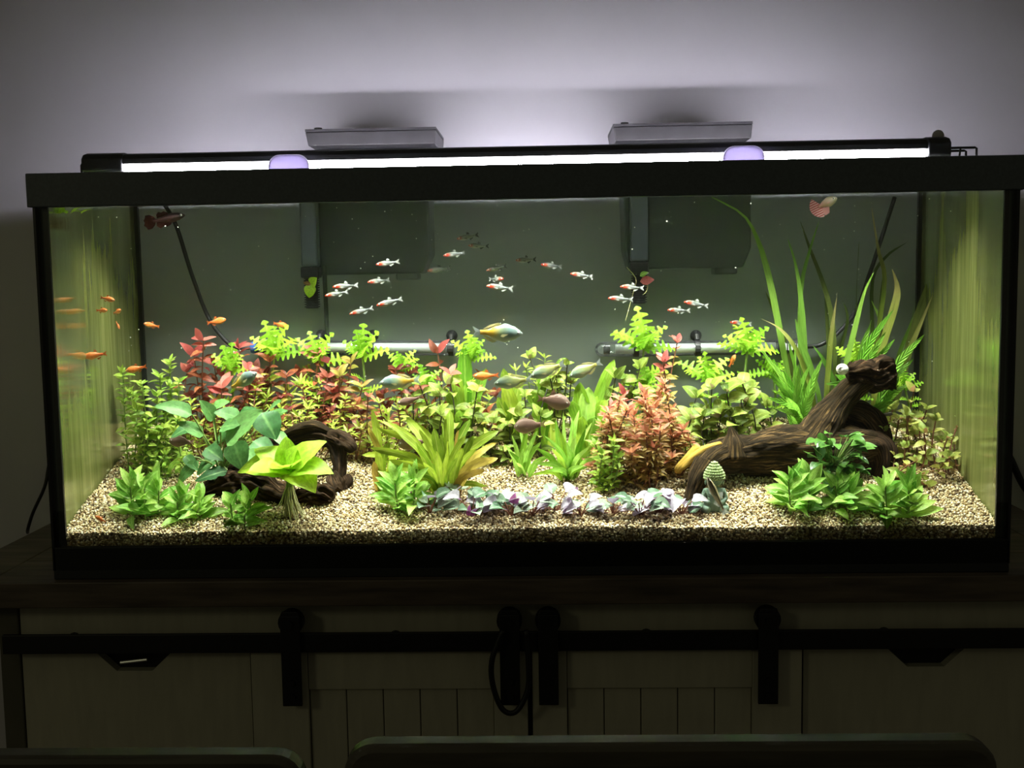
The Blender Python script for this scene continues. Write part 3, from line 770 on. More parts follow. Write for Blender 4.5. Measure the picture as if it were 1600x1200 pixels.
def bushy(px, py, wpx, hpx, n, label):
    p = on_sand(px, py, .002); root = empty('bushy_plant', p, label, 'plant', 'bright green low plants along the front'); s = (CAM_D + p.y) / 1700
    w, h = wpx * s, hpx * s; shoots = []
    for k in range(4):
        a = k * 1.57 + RND.uniform(0, 1); shoots.append((Vector((math.cos(a) * w * .2, math.sin(a) * w * .13, 0)), h * RND.uniform(.55, .8)))
    for o, hh in shoots: mb = MB(); mb.tube([o, o + Vector((o.x * .2, o.y * .2, hh * .6)), o + Vector((o.x * .3, 0, hh))], .0011, 6); mb.build('stem', STEMG, root)
    n = int(n * 1.25)
    for i in range(n):
        o, hh = shoots[i % 4]; lev = (i // 4) / max(1, n // 4 - 1)
        z = hh * (.10 + .90 * lev); a = i * 2.4 + RND.uniform(-.5, .5); el = .05 + 1.0 * lev ** 1.3 + RND.uniform(-.2, .25)
        d = Vector((math.cos(a) * math.cos(el), math.sin(a) * math.cos(el) * .8, math.sin(el)))
        L = max(w, h) * (.56 - .16 * lev) * RND.uniform(.85, 1.15)
        put(root, RND.choice(V_LOW), p + o + Vector((o.x * .2, 0, z)), d, (RND.uniform(-.3, .3), -.75, .8), L, L * RND.uniform(.9, 1.2))


CAM_D = 1.364
bushy(228, 808, 92, 75, 40, 'bushy bright green plant nearest the algae-streaked side with orange fish')
bushy(297, 812, 76, 50, 34, 'short bushy bright green plant between its taller neighbour and the dark wood')
bushy(379, 822, 72, 66, 26, 'loose bushy bright green plant before the yellow-green rooted plant')
bushy(634, 797, 84, 66, 38, 'bushy bright green plant at the start of the purple-grey leaf row')
bushy(1250, 800, 92, 72, 42, 'bushy bright green plant nearest the seated statue')
bushy(1322, 797, 82, 66, 34, 'bushy bright green plant in the middle of the trio under the big driftwood')
bushy(1400, 808, 88, 72, 40, 'bushy bright green plant by the bare gravel corner below the red-stemmed sprigs')

# yellow-green rooted plant --------------------------------------------------------------
M_YG = leafmat('yellow_green_leaf', (0.34, 0.58, 0.03), (0.50, 0.72, 0.06), vein=(0.28, 0.48, 0.04), transl=.5)
V_YG = variants(M_YG, 4, 2, Wd=.70, prof=ovate, n=9, start=.45, droop=1.0, fold=.08, wave=.02)
p = at(452, 742, .052); root = empty('rooted_plant', p, 'yellow-green rosette of broad leaves with a skirt of hanging pale roots', 'plant')
for dx, dz, L, yy in ((-1, .02, 76, -.1), (-.8, -.12, 62, -.8), (-.8, .42, 66, .3), (-.1, .75, 48, .3), (.75, .35, 66, .2), (1, -.02, 70, -.4), (.8, -.3, 62, -.9), (-.25, -.05, 50, -1.), (.3, .05, 50, -.9), (-.4, .2, 54, .8), (.5, .2, 54, .8), (.1, .45, 44, -.3), (-.5, .1, 44, -.5)):
    d = Vector((dx, yy * .8, dz + .12)); put(root, RND.choice(V_YG), p + Vector((0, 0, .006)), d, (0, -.55, 1), L * .00096, L * .00096 * RND.uniform(.9, 1.15))
mb = MB(); mb.tube([(0, 0, -.016), (0, 0, .008)], [.005, .003], 8); mb.build('crown', STEMG, root)
for k in range(64):
    a = RND.uniform(0, 6.28); r = RND.uniform(.0, .024); L = RND.uniform(.038, .056)
    mb = MB(); mb.tube([(math.cos(a) * .003, math.sin(a) * .003, -.012), (math.cos(a) * r * .5, math.sin(a) * r * .4 - .002, -.012 - L * .5), (math.cos(a + .3) * r * RND.uniform(.8, 1.2), math.sin(a) * r * .6 - .003, -.012 - L)], [.0008, .0006, .0004], 4)
    mb.build('root', ROOT, root)

# blue-green broad-leaf plant on the wood -------------------------------------------------
M_ANU = leafmat('blue_green_leaf', (0.025, 0.115, 0.025), (0.17, 0.37, 0.10), vein=(0.20, 0.38, 0.12), transl=.22, rough=.5)
V_ANU = variants(M_ANU, 5, 3, Wd=.60, prof=ovate, n=9, start=.1, droop=.5, fold=.10, wave=.03, m=2)
p = at(345, 738, .13); root = empty('broadleaf_plant', p, 'broadleaf plant with large wavy blue-green leaves beside the arched driftwood', 'plant')
for cx, cy, tx, ty, dy, wk in ((300, 648, 262, 628, -.03, .8), (335, 655, 322, 632, -.0, 1.0), (372, 648, 400, 640, .02, .9), (352, 688, 400, 655, -.05, 1.0), (408, 645, 430, 672, -.05, 1.5), (318, 680, 290, 662, -.02, .9), (322, 700, 345, 712, -.04, 1.1), (365, 690, 380, 722, -.05, 1.3), (385, 705, 402, 715, -.03, 1.0), (290, 712, 308, 728, -.02, .7), (420, 655, 440, 640, .03, .9), (330, 640, 350, 626, .04, 1.0), (430, 675, 448, 690, .0, .8), (345, 668, 372, 662, -.04, 1.1), (395, 690, 425, 702, -.01, 1.2), (340, 715, 320, 726, .0, .9), (375, 655, 352, 640, .01, 1.2), (305, 665, 282, 672, .01, .9), (400, 715, 420, 725, .02, .9), (335, 690, 350, 685, .02, 1.3), (420, 640, 436, 632, .02, 1.0), (355, 735, 320, 745, -.01, .8), (310, 720, 285, 745, -.03, .7)):
    a, b = at(cx, cy, .13 + dy), at(tx, ty, .125 + dy); d = b - a; L = max(d.length * 1.45, .038)
    mb = MB(); mb.tube(crom([Vector((0, 0, 0)), (a - p) * .55 + Vector((0, 0, .006)), a - p], 6), .0012, 5); mb.build('petiole', STEMG, root)
    put(root, RND.choice(V_ANU), a, d + Vector((0, -.01, 0)), (RND.uniform(-.2, .2), -.75, .8), L, L * wk)
mb = MB()
for k in range(34):
    a = RND.uniform(0, 6.28); e = Vector((math.cos(a) * RND.uniform(.01, .045), math.sin(a) * .02, -.035 + RND.uniform(-.01, .01)))
    mb.tube([Vector((0, 0, .01)) + rv(.006), e * .6 + Vector((0, 0, .012)), e], [.0006, .0005, .0004], 4)
tag(mb.build('roots', ROOT, root), kind='stuff')

# dark glossy small-leaf plant on the big driftwood ---------------------------------------
M_AN2 = leafmat('dark_green_leaf', (0.03, 0.105, 0.014), (0.12, 0.27, 0.045), vein=(0.13, 0.28, 0.06), transl=.2, rough=.3)
V_AN2 = variants(M_AN2, 4, 4, Wd=.62, prof=ovate, n=6, start=.2, droop=.7, fold=.12)
p = at(1302, 728, .082); root = empty('small_leaf_plant', p, 'small dark green glossy-leaved plant attached to the big driftwood', 'plant')
mb = MB()
for k in range(78):
    e = Vector((RND.uniform(-.036, .036), RND.uniform(-.03, .012), RND.uniform(-.018, .042))); 
    if e.x ** 2 / .0014 + (e.z - .012) ** 2 / .001 > 1.1: continue
    mb.tube([(0, 0, 0), e * .6, e], .0007, 4)
    d = Vector((e.x * 18 + RND.uniform(-.5, .5), -RND.uniform(.2, 1), RND.uniform(-.3, .7))); L = RND.uniform(.016, .025)
    put(root, RND.choice(V_AN2), p + e, d, (0, -.4, 1), L, L)
tag(mb.build('stems', STEMG, root), kind='stuff')

# strap-leaved plants -------------------------------------------------------------------
M_STR = leafmat('olive_strap_leaf', (0.13, 0.24, 0.012), (0.37, 0.46, 0.04), vein=(0.42, 0.47, 0.10), transl=.4)
M_STRB = leafmat('bronze_strap_leaf', (0.38, 0.24, 0.05), (0.48, 0.44, 0.06), vein=(0.30, 0.20, 0.05), transl=.4)
M_GRS = leafmat('grass_green_strap_leaf', (0.22, 0.46, 0.05), (0.42, 0.66, 0.12), vein=(0.5, 0.72, 0.2), transl=.4)
M_DEEP = leafmat('mid_green_strap_leaf', (0.13, 0.33, 0.02), (0.36, 0.55, 0.05), vein=(0.3, 0.5, 0.08), transl=.45)


def fan(name, label, group, bpx, bpy, tips, w, mats, wave=.12, ybase=None, prof=strap, dup=0):
    p = on_sand(bpx, bpy, .003) if ybase is None else ground(bpx, ybase); root = empty(name, p, label, 'plant', group)
    tips = list(tips) + [(t[0] + RND.uniform(-14, 14), t[1] + RND.uniform(0, 26)) for t in tips[::2] if dup]
    for i, t in enumerate(tips):
        tx, ty = t[0], t[1]; dy = t[2] if len(t) > 2 else RND.uniform(-.035, .035); ww = t[3] if len(t) > 3 else RND.uniform(.8, 1.25)
        e = at(tx, ty, p.y + dy); b = p + Vector((RND.uniform(-.008, .008) + (e.x - p.x) * .12, RND.uniform(-.008, .008), 0)); b.z = sand(b.x, b.y) - .002
        mid = b.lerp(e, .5); mid.x -= (e.x - b.x) * .16; mid.z += abs(e.x - b.x) * .22; mid.y += dy * .1
        m = mats[1] if len(mats) > 1 and RND.random() < .22 else mats[0]
        add_ribbon(root, m, [b, mid, e], w * ww, n=12, prof=prof, face=Vector((RND.uniform(-.7, .7), -1, .35)).normalized(), twist=RND.uniform(-.8, .8), wave=wave, ph=RND.uniform(0, 6))
    return root


SWG = 'strap-leaved plants in the middle of the tank'
fan('strap_leaf_plant', 'olive strap-leaved plant with wavy bronze-tinged leaves behind the purple-grey row', SWG, 698, 774,
    [(588, 655, .02), (612, 668, -.02), (578, 700, -.03), (635, 652, .05, 1.6), (650, 690, -.04, 1.3), (662, 722, -.05), (640, 735, -.04), (678, 668, .03, 1.3), (690, 660, .04), (700, 690, -.03, 1.2), (703, 640, .05, 1.7), (716, 672, .0), (728, 680, -.02, 1.1), (735, 655, .04, 1.3), (745, 700, -.05), (766, 718, -.06, 1.5), (775, 692, .02), (780, 672, .04, 1.4), (758, 735, -.05), (660, 700, .0), (682, 705, -.06), (715, 715, -.06), (650, 660, .06), (723, 700, -.04), (600, 720, -.03, 1.1), (740, 680, .0)], .0092, (M_STR, M_STRB), dup=1)
fan('strap_leaf_plant', 'curling olive strap-leaved plant standing beside the pinkish fish with pointed fins', SWG, 600, 764,
    [(582, 640, .03), (608, 690, -.02, 1.2), (590, 700, -.03), (622, 700, -.02, 1.2), (640, 712, .0), (585, 720, -.03), (594, 752, -.04, 1.5), (575, 668, .02)], .0095, (M_STR, M_STRB))
fan('grassy_plant', 'fresh green grassy plant with narrow blades behind the purple-grey row', 'grassy plants in the middle of the tank', 888, 748,
    [(868, 655, .03), (880, 645, .02), (894, 652, .03, 1.4), (905, 640, .04, 1.3), (915, 670, .0), (925, 660, .03), (850, 680, -.02), (838, 700, -.03), (862, 700, -.03), (900, 680, -.02, 1.3), (920, 700, -.04), (884, 690, -.03, 1.3), (932, 690, .0), (945, 715, -.03), (835, 725, -.04), (855, 735, -.05), (830, 742, -.05), (912, 728, -.05), (918, 730, -.04), (878, 735, -.05), (895, 668, .0, 1.5), (874, 672, .0, 1.4)], .0082, (M_GRS, M_DEEP), wave=.04, prof=lance)
fan('grassy_plant', 'fresh green grassy plant whose blades arch beside the brown fish facing the sword plant', 'grassy plants in the middle of the tank', 820, 742,
    [(800, 680, .0), (812, 672, .02), (825, 665, .0), (840, 672, .02), (795, 705, -.03), (846, 690, -.01, 1.2), (806, 722, -.04), (832, 690, -.03), (860, 712, -.03), (790, 695, .0), (818, 700, -.03)], .0078, (M_GRS, M_DEEP), wave=.04, prof=lance)
fan('tall_sword_plant', 'tall plant with broad ruffled yellow-green leaves rising behind the olive strap leaves', 'tall sword plants at the back', 728, 700,
    [(726, 540, .02, 1.5), (712, 580, .0, 1.3), (738, 590, .02, 1.5), (700, 610, -.02, 1.2), (748, 620, -.02, 1.2), (690, 640, -.03, 1.2), (760, 575, .03, 1.1), (718, 640, -.04, 1.5)], .0155, (M_DEEP, M_STR), ybase=.235)
fan('tall_sword_plant', 'tall plant with broad mottled yellow-green leaves behind the silvery fish school', 'tall sword plants at the back', 800, 700,
    [(790, 600, .0, 1.6), (802, 640, -.02, 1.4), (778, 620, .0), (815, 590, .03), (772, 650, -.02), (808, 660, -.04), (786, 575, .03, 1.2)], .0145, (M_STR, M_DEEP), ybase=.22)
fan('tall_sword_plant', 'tall plant with wide green leaves behind the brown fish facing the red bush', 'tall sword plants at the back', 850, 700,
    [(845, 585, .02, 1.6), (838, 640, -.02, 1.5), (858, 640, -.02), (828, 610, .03), (866, 605, .03, 1.2)], .0165, (M_DEEP, M_STR), ybase=.225)
fan('tall_sword_plant', 'tall plant with wide curved green leaves between the grassy blades and the red bush', 'tall sword plants at the back', 915, 705,
    [(906, 598, .0, 1.6), (920, 605, .0, 1.7), (935, 618, .01, 1.5), (948, 625, .0, 1.4), (895, 625, -.02, 1.3), (930, 650, -.03, 1.4), (910, 650, -.03, 1.3), (946, 588, .03, .7), (962, 600, .03, .8), (945, 660, -.02), (960, 562, .04, 1.2)], .0150, (M_DEEP, M_GRS), ybase=.21)

# ribbon-leaved tall plants (vallis) ------------------------------------------------------
M_VAL = leafmat('ribbon_green_leaf', (0.07, 0.19, 0.02), (0.22, 0.37, 0.055), transl=.4)
M_VALD = leafmat('ribbon_olive_leaf', (0.05, 0.08, 0.015), (0.13, 0.15, 0.035), transl=.3)
M_VALT = leafmat('ribbon_tan_tipped_leaf', (0.16, 0.22, 0.03), (0.26, 0.28, 0.05), transl=.4, tip=(0.42, 0.31, 0.15))
tapered = lambda t: max(.05, min(1.0, .55 + t) * (1 - max(0, (t - .55) / .45) ** 1.6 * .95))
VG = 'tall ribbon-leaved plants behind the big driftwood'
VAL = [
    ('ribbon_plant', 'ribbon-leaved plant whose longest leaf bends over along the water surface', 1232, .285, [
        ([(1240, 640), (1226, 560), (1213, 490), (1200, 430), (1183, 375), (1160, 335), (1112, 308)], .013, M_VAL, .27),
        ([(1262, 640), (1258, 560), (1252, 480), (1243, 415), (1231, 374)], .011, M_VAL, .26),
        ([(1258, 640), (1250, 540), (1252, 450), (1264, 395), (1280, 345)], .008, M_VAL, .28),
        ([(1272, 640), (1250, 560), (1222, 518), (1190, 498)], .011, M_VALT, .255),
        ([(1254, 640), (1232, 560), (1215, 500), (1196, 455)], .012, M_VALD, .30),
        ([(1280, 640), (1268, 580), (1250, 530), (1243, 498)], .011, M_VAL, .25)]),
    ('ribbon_plant', 'ribbon-leaved plant with narrow tan-tipped leaves right behind the driftwood branch', 1300, .285, [
        ([(1302, 640), (1304, 560), (1298, 490), (1283, 435), (1265, 388), (1250, 345)], .010, M_VALD, .29),
        ([(1290, 640), (1294, 570), (1300, 510), (1308, 458)], .011, M_VALT, .25),
        ([(1308, 640), (1322, 570), (1338, 505), (1352, 455), (1366, 424)], .010, M_VAL, .245),
        ([(1310, 640), (1334, 540), (1338, 450), (1342, 378)], .010, M_VALD, .30),
        ([(1295, 640), (1296, 560), (1292, 500), (1288, 440)], .009, M_VALD, .30),
        ([(1320, 640), (1300, 590), (1285, 560), (1270, 540)], .009, M_VAL, .26),
        ([(1308, 640), (1310, 560), (1324, 500), (1316, 470)], .010, M_VALD, .305),
        ([(1330, 640), (1350, 560), (1375, 510), (1362, 470)], .010, M_VAL, .30)]),
    ('ribbon_plant', 'ribbon-leaved plant with dark broad leaves leaning towards the algae-streaked side by the driftwood', 1375, .285, [
        ([(1350, 640), (1368, 540), (1382, 440), (1372, 390), (1362, 325)], .009, M_VALT, .29),
        ([(1395, 640), (1418, 550), (1440, 480), (1458, 430), (1476, 380)], .018, M_VALD, .30),
        ([(1366, 640), (1374, 560), (1398, 480), (1402, 448), (1394, 420)], .015, M_VALT, .26),
        ([(1385, 640), (1410, 570), (1432, 520), (1457, 462)], .011, M_VALT, .27),
        ([(1380, 640), (1402, 560), (1420, 510), (1432, 470)], .012, M_VAL, .28),
        ([(1350, 640), (1362, 540), (1362, 440), (1385, 400), (1418, 378)], .010, M_VALD, .305),
        ([(1372, 640), (1376, 560), (1374, 500), (1380, 430)], .014, M_VALD, .30)]),
]
for nm, lb, bx, by, lv in VAL:
    p = ground(bx, by); root = empty(nm, p, lb, 'plant', VG)
    for path, w, mt, Y in lv:
        pts = [at(x, y, Y) for x, y in path]; b = p.lerp(Vector((pts[0].x, Y, p.z)), .35)
        add_ribbon(root, mt, [b] + pts, w * .82, n=18, prof=tapered, face=Vector((RND.uniform(-.5, .5), -1, 0)).normalized(), twist=RND.uniform(-.9, .9), wave=.05, ph=RND.uniform(0, 6))

# crinkled fern leaves on the driftwood ---------------------------------------------------
M_FERN = leafmat('fern_green_leaf', (0.17, 0.46, 0.035), (0.36, 0.66, 0.09), vein=(0.16, 0.42, 0.05), transl=.45, herring=True, rough=.4)
FERN = [
    ('fern_plant', 'bright green fern with quilted strap leaves at the foot of the rising branch', (1252, 668, .215), [(1190, 548, .03), (1200, 580, -.02, 1.3), (1222, 575, .0, 1.2), (1232, 535, .0), (1248, 568, -.03, .9), (1265, 570, .02), (1279, 582, .0), (1198, 622, -.04, 1.2), (1228, 620, -.05, 1.4), (1208, 560, .03), (1238, 590, .02), (1272, 605, -.03), (1215, 640, -.05), (1242, 545, .03), (1256, 600, .02), (1222, 600, .03), (1285, 560, .02), (1210, 610, .01)]),
    ('fern_plant', 'bright green fern with quilted leaves fanning out behind the knotted branch tip', (1345, 612, .215), [(1396, 484, .0), (1384, 518, -.01), (1398, 530, -.02), (1372, 540, -.01), (1352, 520, .02), (1362, 500, .02), (1305, 585, .02), (1290, 600, .03), (1410, 560, .0)]),
    ('fern_plant', 'bright green fern leaf pair arching out beyond the knotted branch tip', (1372, 650, .20), [(1445, 522, .0, 1.2), (1428, 560, .01), (1405, 590, -.02), (1398, 628, -.03), (1420, 600, .02)]),
]
for nm, lb, (bx, by, bY), tips in FERN:
    p = at(bx, by, bY); root = empty(nm, p, lb, 'plant', 'ferns growing on the big driftwood')
    mb = MB(); mb.tube([(-.02, .004, -.004), (0, 0, 0), (.02, .003, .003)], .0025, 6); mb.build('rhizome', STEMD, root)
    for t in tips:
        e = at(t[0], t[1], bY + t[2]); b = p + Vector((RND.uniform(-.015, .015), 0, 0)); mid = b.lerp(e, .5) + Vector((-(e.x - b.x) * .12, 0, abs(e.x - b.x) * .12))
        add_ribbon(root, M_FERN, [b, mid, e], .0112 * (t[3] if len(t) > 3 else 1), n=14, prof=lance, face=Vector((RND.uniform(-.6, .6), -1, .3)).normalized(), twist=RND.uniform(-.5, .5), wave=.08, ph=RND.uniform(0, 6))

# lobed bright plants (wisteria-like) -----------------------------------------------------
M_WIS = leafmat('lobed_bright_leaf', (0.20, 0.46, 0.025), (0.42, 0.66, 0.05), vein=(0.42, 0.64, 0.10), transl=.45)
V_WIS = variants(M_WIS, 5, 6, Wd=.58, prof=lobes(lambda t: max(.25, math.sin(math.pi * (t * .8 + .15))), 6), n=24, start=.35, droop=.8, fold=.1, wave=.02)
V_WISW = variants(M_WIS, 3, 7, Wd=.62, prof=lobes(lambda t: max(.4, math.sin(math.pi * (t * .75 + .2))) , 5), n=20, start=.3, droop=.7, fold=.1)
WG = 'bright green lobed-leaf plants along the back'
WIS = [
    (430, 552, 52, .262, 'lobed-leaf plant beneath the orange fish, its top nearest the slanting heater cord', 0),
    (497, 560, 48, .258, 'lobed-leaf plant growing in front of the middle of the blue-capped heater', 0),
    (566, 552, 44, .262, 'lobed-leaf plant with one upright broad leaf before the bare heater glass', 1),
    (628, 572, 34, .255, 'lobed-leaf plant just above the grey fish with an orange back', 0),
    (362, 575, 38, .25, 'lobed-leaf plant among the red tops under the heater cord end', 1),
    (738, 556, 38, .265, 'lobed-leaf plant just below the big silver and yellow fish', 0),
    (666, 600, 34, .262, 'lobed-leaf plant of cool green beside the tip of the blue-capped heater', 0),
    (1006, 540, 58, .262, 'tall lobed-leaf plant in front of the rounded end of the second heater', 0),
    (1168, 545, 52, .258, 'tall lobed-leaf plant before the second heater with a pale fish behind its leaves', 0),
    (1104, 590, 46, .25, 'lobed-leaf plant between the red bush and the quilted fern', 0),
    (1208, 585, 34, .27, 'lobed-leaf plant half hidden behind the quilted fern', 0),
    (1010, 600, 34, .25, 'lobed-leaf plant low behind the red tips of the bush', 0),
    (1338, 562, 40, .27, 'lobed-leaf plant behind the white snail at the branch tip', 0),
    (1412, 600, 28, .26, 'lobed-leaf plant peeking out below the knotted branch tip', 0),
]
for px, py, Lp, Y, lb, kind in WIS:
    top = at(px, py, Y); p = ground(px + RND.uniform(-12, 12), Y); root = empty('lobed_leaf_plant', p, 'bright yellow-green ' + lb, 'plant', WG); s = (CAM_D + Y) / 1700
    mb = MB(); c = crom([p, p.lerp(top, .5) + Vector((RND.uniform(-.01, .01), 0, 0)), top], 10); mb.tube([q - p for q in c], .0017, 6); mb.build('stem', STEMG, root)
    V = V_WISW if kind else V_WIS
    for k in range(8):
        a = k * 2.4 + RND.uniform(-.3, .3); el = .22 + .85 * (k / 7) + RND.uniform(-.12, .15)
        d = Vector((math.cos(a) * math.cos(el), math.sin(a) * math.cos(el) * .8, math.sin(el))); L = Lp * s * RND.uniform(.85, 1.2)
        put(root, RND.choice(V), top - Vector((0, 0, .004 * (8 - k) / 4)), d, (0, -.75, .8), L, L * RND.uniform(.85, 1.1))
    if kind: put(root, V[0], top, Vector((.1, -.1, 1)), (0, -1, .1), Lp * s * 1.1, Lp * s * 1.2)
    for k in range(6):
        q = c[4 + k // 2]; a = RND.uniform(0, 6.28); d = Vector((math.cos(a), -abs(math.sin(a)) * .7, .25)); L = Lp * s * .75
        put(root, RND.choice(V), q, d, (0, -.6, .8), L, L)

# stem plants -----------------------------------------------------------------------------
def stems(name, label, group, base, Y, tips, V, Lp, mat_stem, node=9, per=2, joined=False, tipV=None, foli_mat=None, t0=.2, up=(0, -.7, .9), spread=30, el0=.25, asp=1.0):
    """one rooted plant: several stems that carry leaves in whorls; tips in pixels"""
    p = ground(base, Y); root = empty(name, p, label, 'plant', group); s = (CAM_D + Y) / 1700; fb = MB()
    tips = list(tips) + [(tx + RND.choice((-1, 1)) * RND.uniform(8, 20), ty + RND.uniform(14, 40)) for tx, ty in (tips if joined else tips[::2])]
    for (tx, ty) in tips:
        e = at(tx, ty, Y + RND.uniform(-.03, .03)); b = p + Vector((RND.uniform(-1, 1) * spread * s * .5 + (e.x - p.x) * .55, RND.uniform(-.012, .012), 0)); b.y = max(.03, min(TD - .02, b.y)); b.z = sand(b.x, b.y) - .002
        mid = b.lerp(e, .5) + Vector((RND.uniform(-.013, .013), RND.uniform(-.008, .008), 0)); L = (e - b).length; nn = max(4, int(L / s / node)); c = crom([b, mid, e], nn + 1)
        mb = MB(); mb.tube([q - p for q in c], .0010, 5); mb.build('stem', mat_stem, root)
        a0 = RND.uniform(0, 6.28)
        for i, q in enumerate(c):
            t = i / nn
            if t < t0: continue
            a0 += 1.571 if per == 2 else .7
            last = i == nn
            for k in range(per + (2 if last else 0)):
                a = a0 + k * 2 * math.pi / (per + (2 if last else 0)) + RND.uniform(-.3, .3); el = el0 + RND.uniform(-.45, .4) + (.5 if last else 0)
                d = Vector((math.cos(a) * math.cos(el), math.sin(a) * math.cos(el), math.sin(el))); ll = Lp * s * RND.uniform(.6, 1.2); up_ = Vector(up) + rv(.45)
                vv = RND.choice(tipV if (tipV and t > .86) else V)
                if joined: fb.add(vv[1][0], vv[1][1], 1 if (tipV and t > .86) else 0, basis(q - p, d, up_, ll, ll * asp), vv[1][2])
                else: put(root, vv, q, d, up_, ll, ll * asp * RND.uniform(.85, 1.15))
    if joined: tag(fb.build('foliage', foli_mat, root, smooth=True), kind='stuff')
    return root


# red stems at the back
M_RED = leafmat('wine_red_leaf', (0.11, 0.012, 0.012), (0.38, 0.115, 0.045), vein=(0.38, 0.18, 0.08), transl=.4, back=(0.42, 0.10, 0.12))
M_PINK = leafmat('pink_red_leaf', (0.44, 0.075, 0.075), (0.62, 0.23, 0.17), transl=.45)
M_COP = leafmat('copper_olive_leaf', (0.22, 0.09, 0.03), (0.46, 0.42, 0.08), vein=(0.5, 0.4, 0.14), transl=.4)
V_RED = variants(M_RED, 5, 8, Wd=.34, prof=lance, n=6, start=.4, droop=1.2, wave=.05); V_PINK = variants(M_PINK, 3, 9, Wd=.40, prof=lance, n=5, start=.2, droop=.5)
V_COP = variants(M_COP, 5, 10, Wd=.34, prof=lance, n=6, start=.4, droop=1.2, wave=.05)
RG = 'red-leaved stem plants at the back'
stems('red_stem_plant', 'wine-red stem plant with pink tops beneath the slanting heater cord', RG, 318, .245, [(318, 532), (292, 582), (335, 568), (305, 620)], V_RED, 28, STEMR, 12, tipV=V_PINK)
stems('red_stem_plant', 'wine-red stem plant just above the yellow-backed fish that swims upward', RG, 372, .25, [(374, 545), (352, 590), (398, 585), (388, 612)], V_RED, 28, STEMR, 12, tipV=V_PINK)
stems('red_stem_plant', 'copper-red stem plant in front of the striped cap of the blue-capped heater', RG, 425, .24, [(422, 566), (405, 600), (448, 590), (440, 622)], V_COP, 27, STEMR, 12, tipV=V_RED)
stems('red_stem_plant', 'tall wine-red stem plant with a rosy rosette before the blue-capped heater', RG, 492, .245, [(497, 552), (470, 590), (512, 590), (505, 630)], V_RED, 28, STEMR, 12, tipV=V_PINK)
stems('red_stem_plant', 'wine-red stem plant between the arched driftwood and the bare heater glass', RG, 545, .24, [(548, 568), (528, 600), (566, 605), (552, 640)], V_RED, 27, STEMR, 12, tipV=V_COP)
stems('red_stem_plant', 'dark red bunchy stem plant right above the grey fish with an orange back', RG, 625, .25, [(618, 578), (640, 585), (604, 640), (650, 612)], V_RED, 27, STEMR, 12)
stems('red_stem_plant', 'lone red stem plant with a bright pink top at the blue-capped heater end', RG, 675, .255, [(684, 552), (662, 610), (672, 660)], V_RED, 28, STEMR, 22, tipV=V_PINK)
stems('red_stem_plant', 'coppery stem plant among the fine yellow leaves behind the arched driftwood', RG, 470, .21, [(455, 640), (478, 628), (515, 645), (495, 668)], V_COP, 21, STEMR, 13, tipV=V_RED)
stems('red_stem_plant', 'coppery stem plant low between the curling straps and the arched driftwood', RG, 575, .20, [(560, 640), (582, 655), (575, 620)], V_COP, 20, STEMR, 12, tipV=V_RED)

# fine yellow-green stems
M_ROT = leafmat('fine_yellow_leaf', (0.27, 0.38, 0.04), (0.55, 0.63, 0.11), transl=.45, island=True)
M_ROTG = leafmat('fine_green_leaf', (0.20, 0.37, 0.04), (0.46, 0.58, 0.10), transl=.45, island=True)
V_ROT = variants(M_ROT, 3, 12, Wd=.22, prof=lance, n=3, start=.3, droop=.7); V_ROTG = variants(M_ROTG, 3, 13, Wd=.38, prof=ovate, n=3, start=.3, droop=.7)
YG_ = 'fine-leaved yellow-green stem plants'
stems('fine_leaf_plant', 'fine-leaved yellow-green stem plant nearest the algae-streaked side with orange fish', YG_, 232, .17, [(192, 582), (222, 600), (214, 640), (240, 650), (228, 668)], V_ROTG, 18, STEMG, 8, 3, True, foli_mat=[M_ROTG], t0=.12)
stems('fine_leaf_plant', 'fine-leaved yellow-green stem plant with a tip bending towards the red stems', YG_, 255, .19, [(266, 566), (250, 590), (246, 620), (262, 640), (278, 655)], V_ROTG, 17, STEMG, 8, 3, True, foli_mat=[M_ROTG], t0=.12)
stems('fine_leaf_plant', 'low fine-leaved green stem plant beside the brown fish at the blue-green leaves', YG_, 262, .16, [(242, 690), (258, 680), (275, 675), (290, 700), (225, 700)], V_ROTG, 14, STEMG, 8, 3, True, foli_mat=[M_ROTG], t0=.12)
stems('fine_leaf_plant', 'fine-leaved yellow stem plant just behind the blue-green broad leaves', YG_, 405, .215, [(400, 605), (418, 622), (440, 640), (392, 640)], V_ROT, 19, STEMR, 8, 3, True, foli_mat=[M_ROT], t0=.3)
stems('fine_leaf_plant', 'fine-leaved yellow stem plant above the top of the arched driftwood', YG_, 460, .215, [(452, 612), (470, 600), (482, 640), (440, 660)], V_ROT, 19, STEMR, 8, 3, True, foli_mat=[M_ROT], t0=.3)
stems('fine_leaf_plant', 'fine-leaved yellow stem plant above the broken end of the arched driftwood', YG_, 545, .205, [(540, 624), (528, 650), (556, 655), (565, 672), (520, 668)], V_ROT, 18, STEMR, 8, 3, True, foli_mat=[M_ROT], t0=.3)
stems('fine_leaf_plant', 'fine-leaved yellow stem plant under the grey fish with an orange back', YG_, 592, .19, [(592, 630), (606, 648), (622, 640), (580, 670), (604, 690)], V_ROT, 18, STEMR, 8, 3, True, foli_mat=[M_ROT], t0=.3)
stems('fine_leaf_plant', 'fine-leaved yellow stem plant beneath the brown slender fish', YG_, 652, .22, [(632, 640), (650, 655), (668, 640), (690, 640)], V_ROT, 20, STEMR, 10, 3, True, foli_mat=[M_ROT], t0=.35)
stems('fine_leaf_plant', 'fine-leaved yellow stem plant behind the orange fish near the silvery school', YG_, 735, .25, [(705, 585), (695, 620), (750, 640), (765, 625)], V_ROT, 15, STEMG, 10, 3, True, foli_mat=[M_ROT], t0=.35)
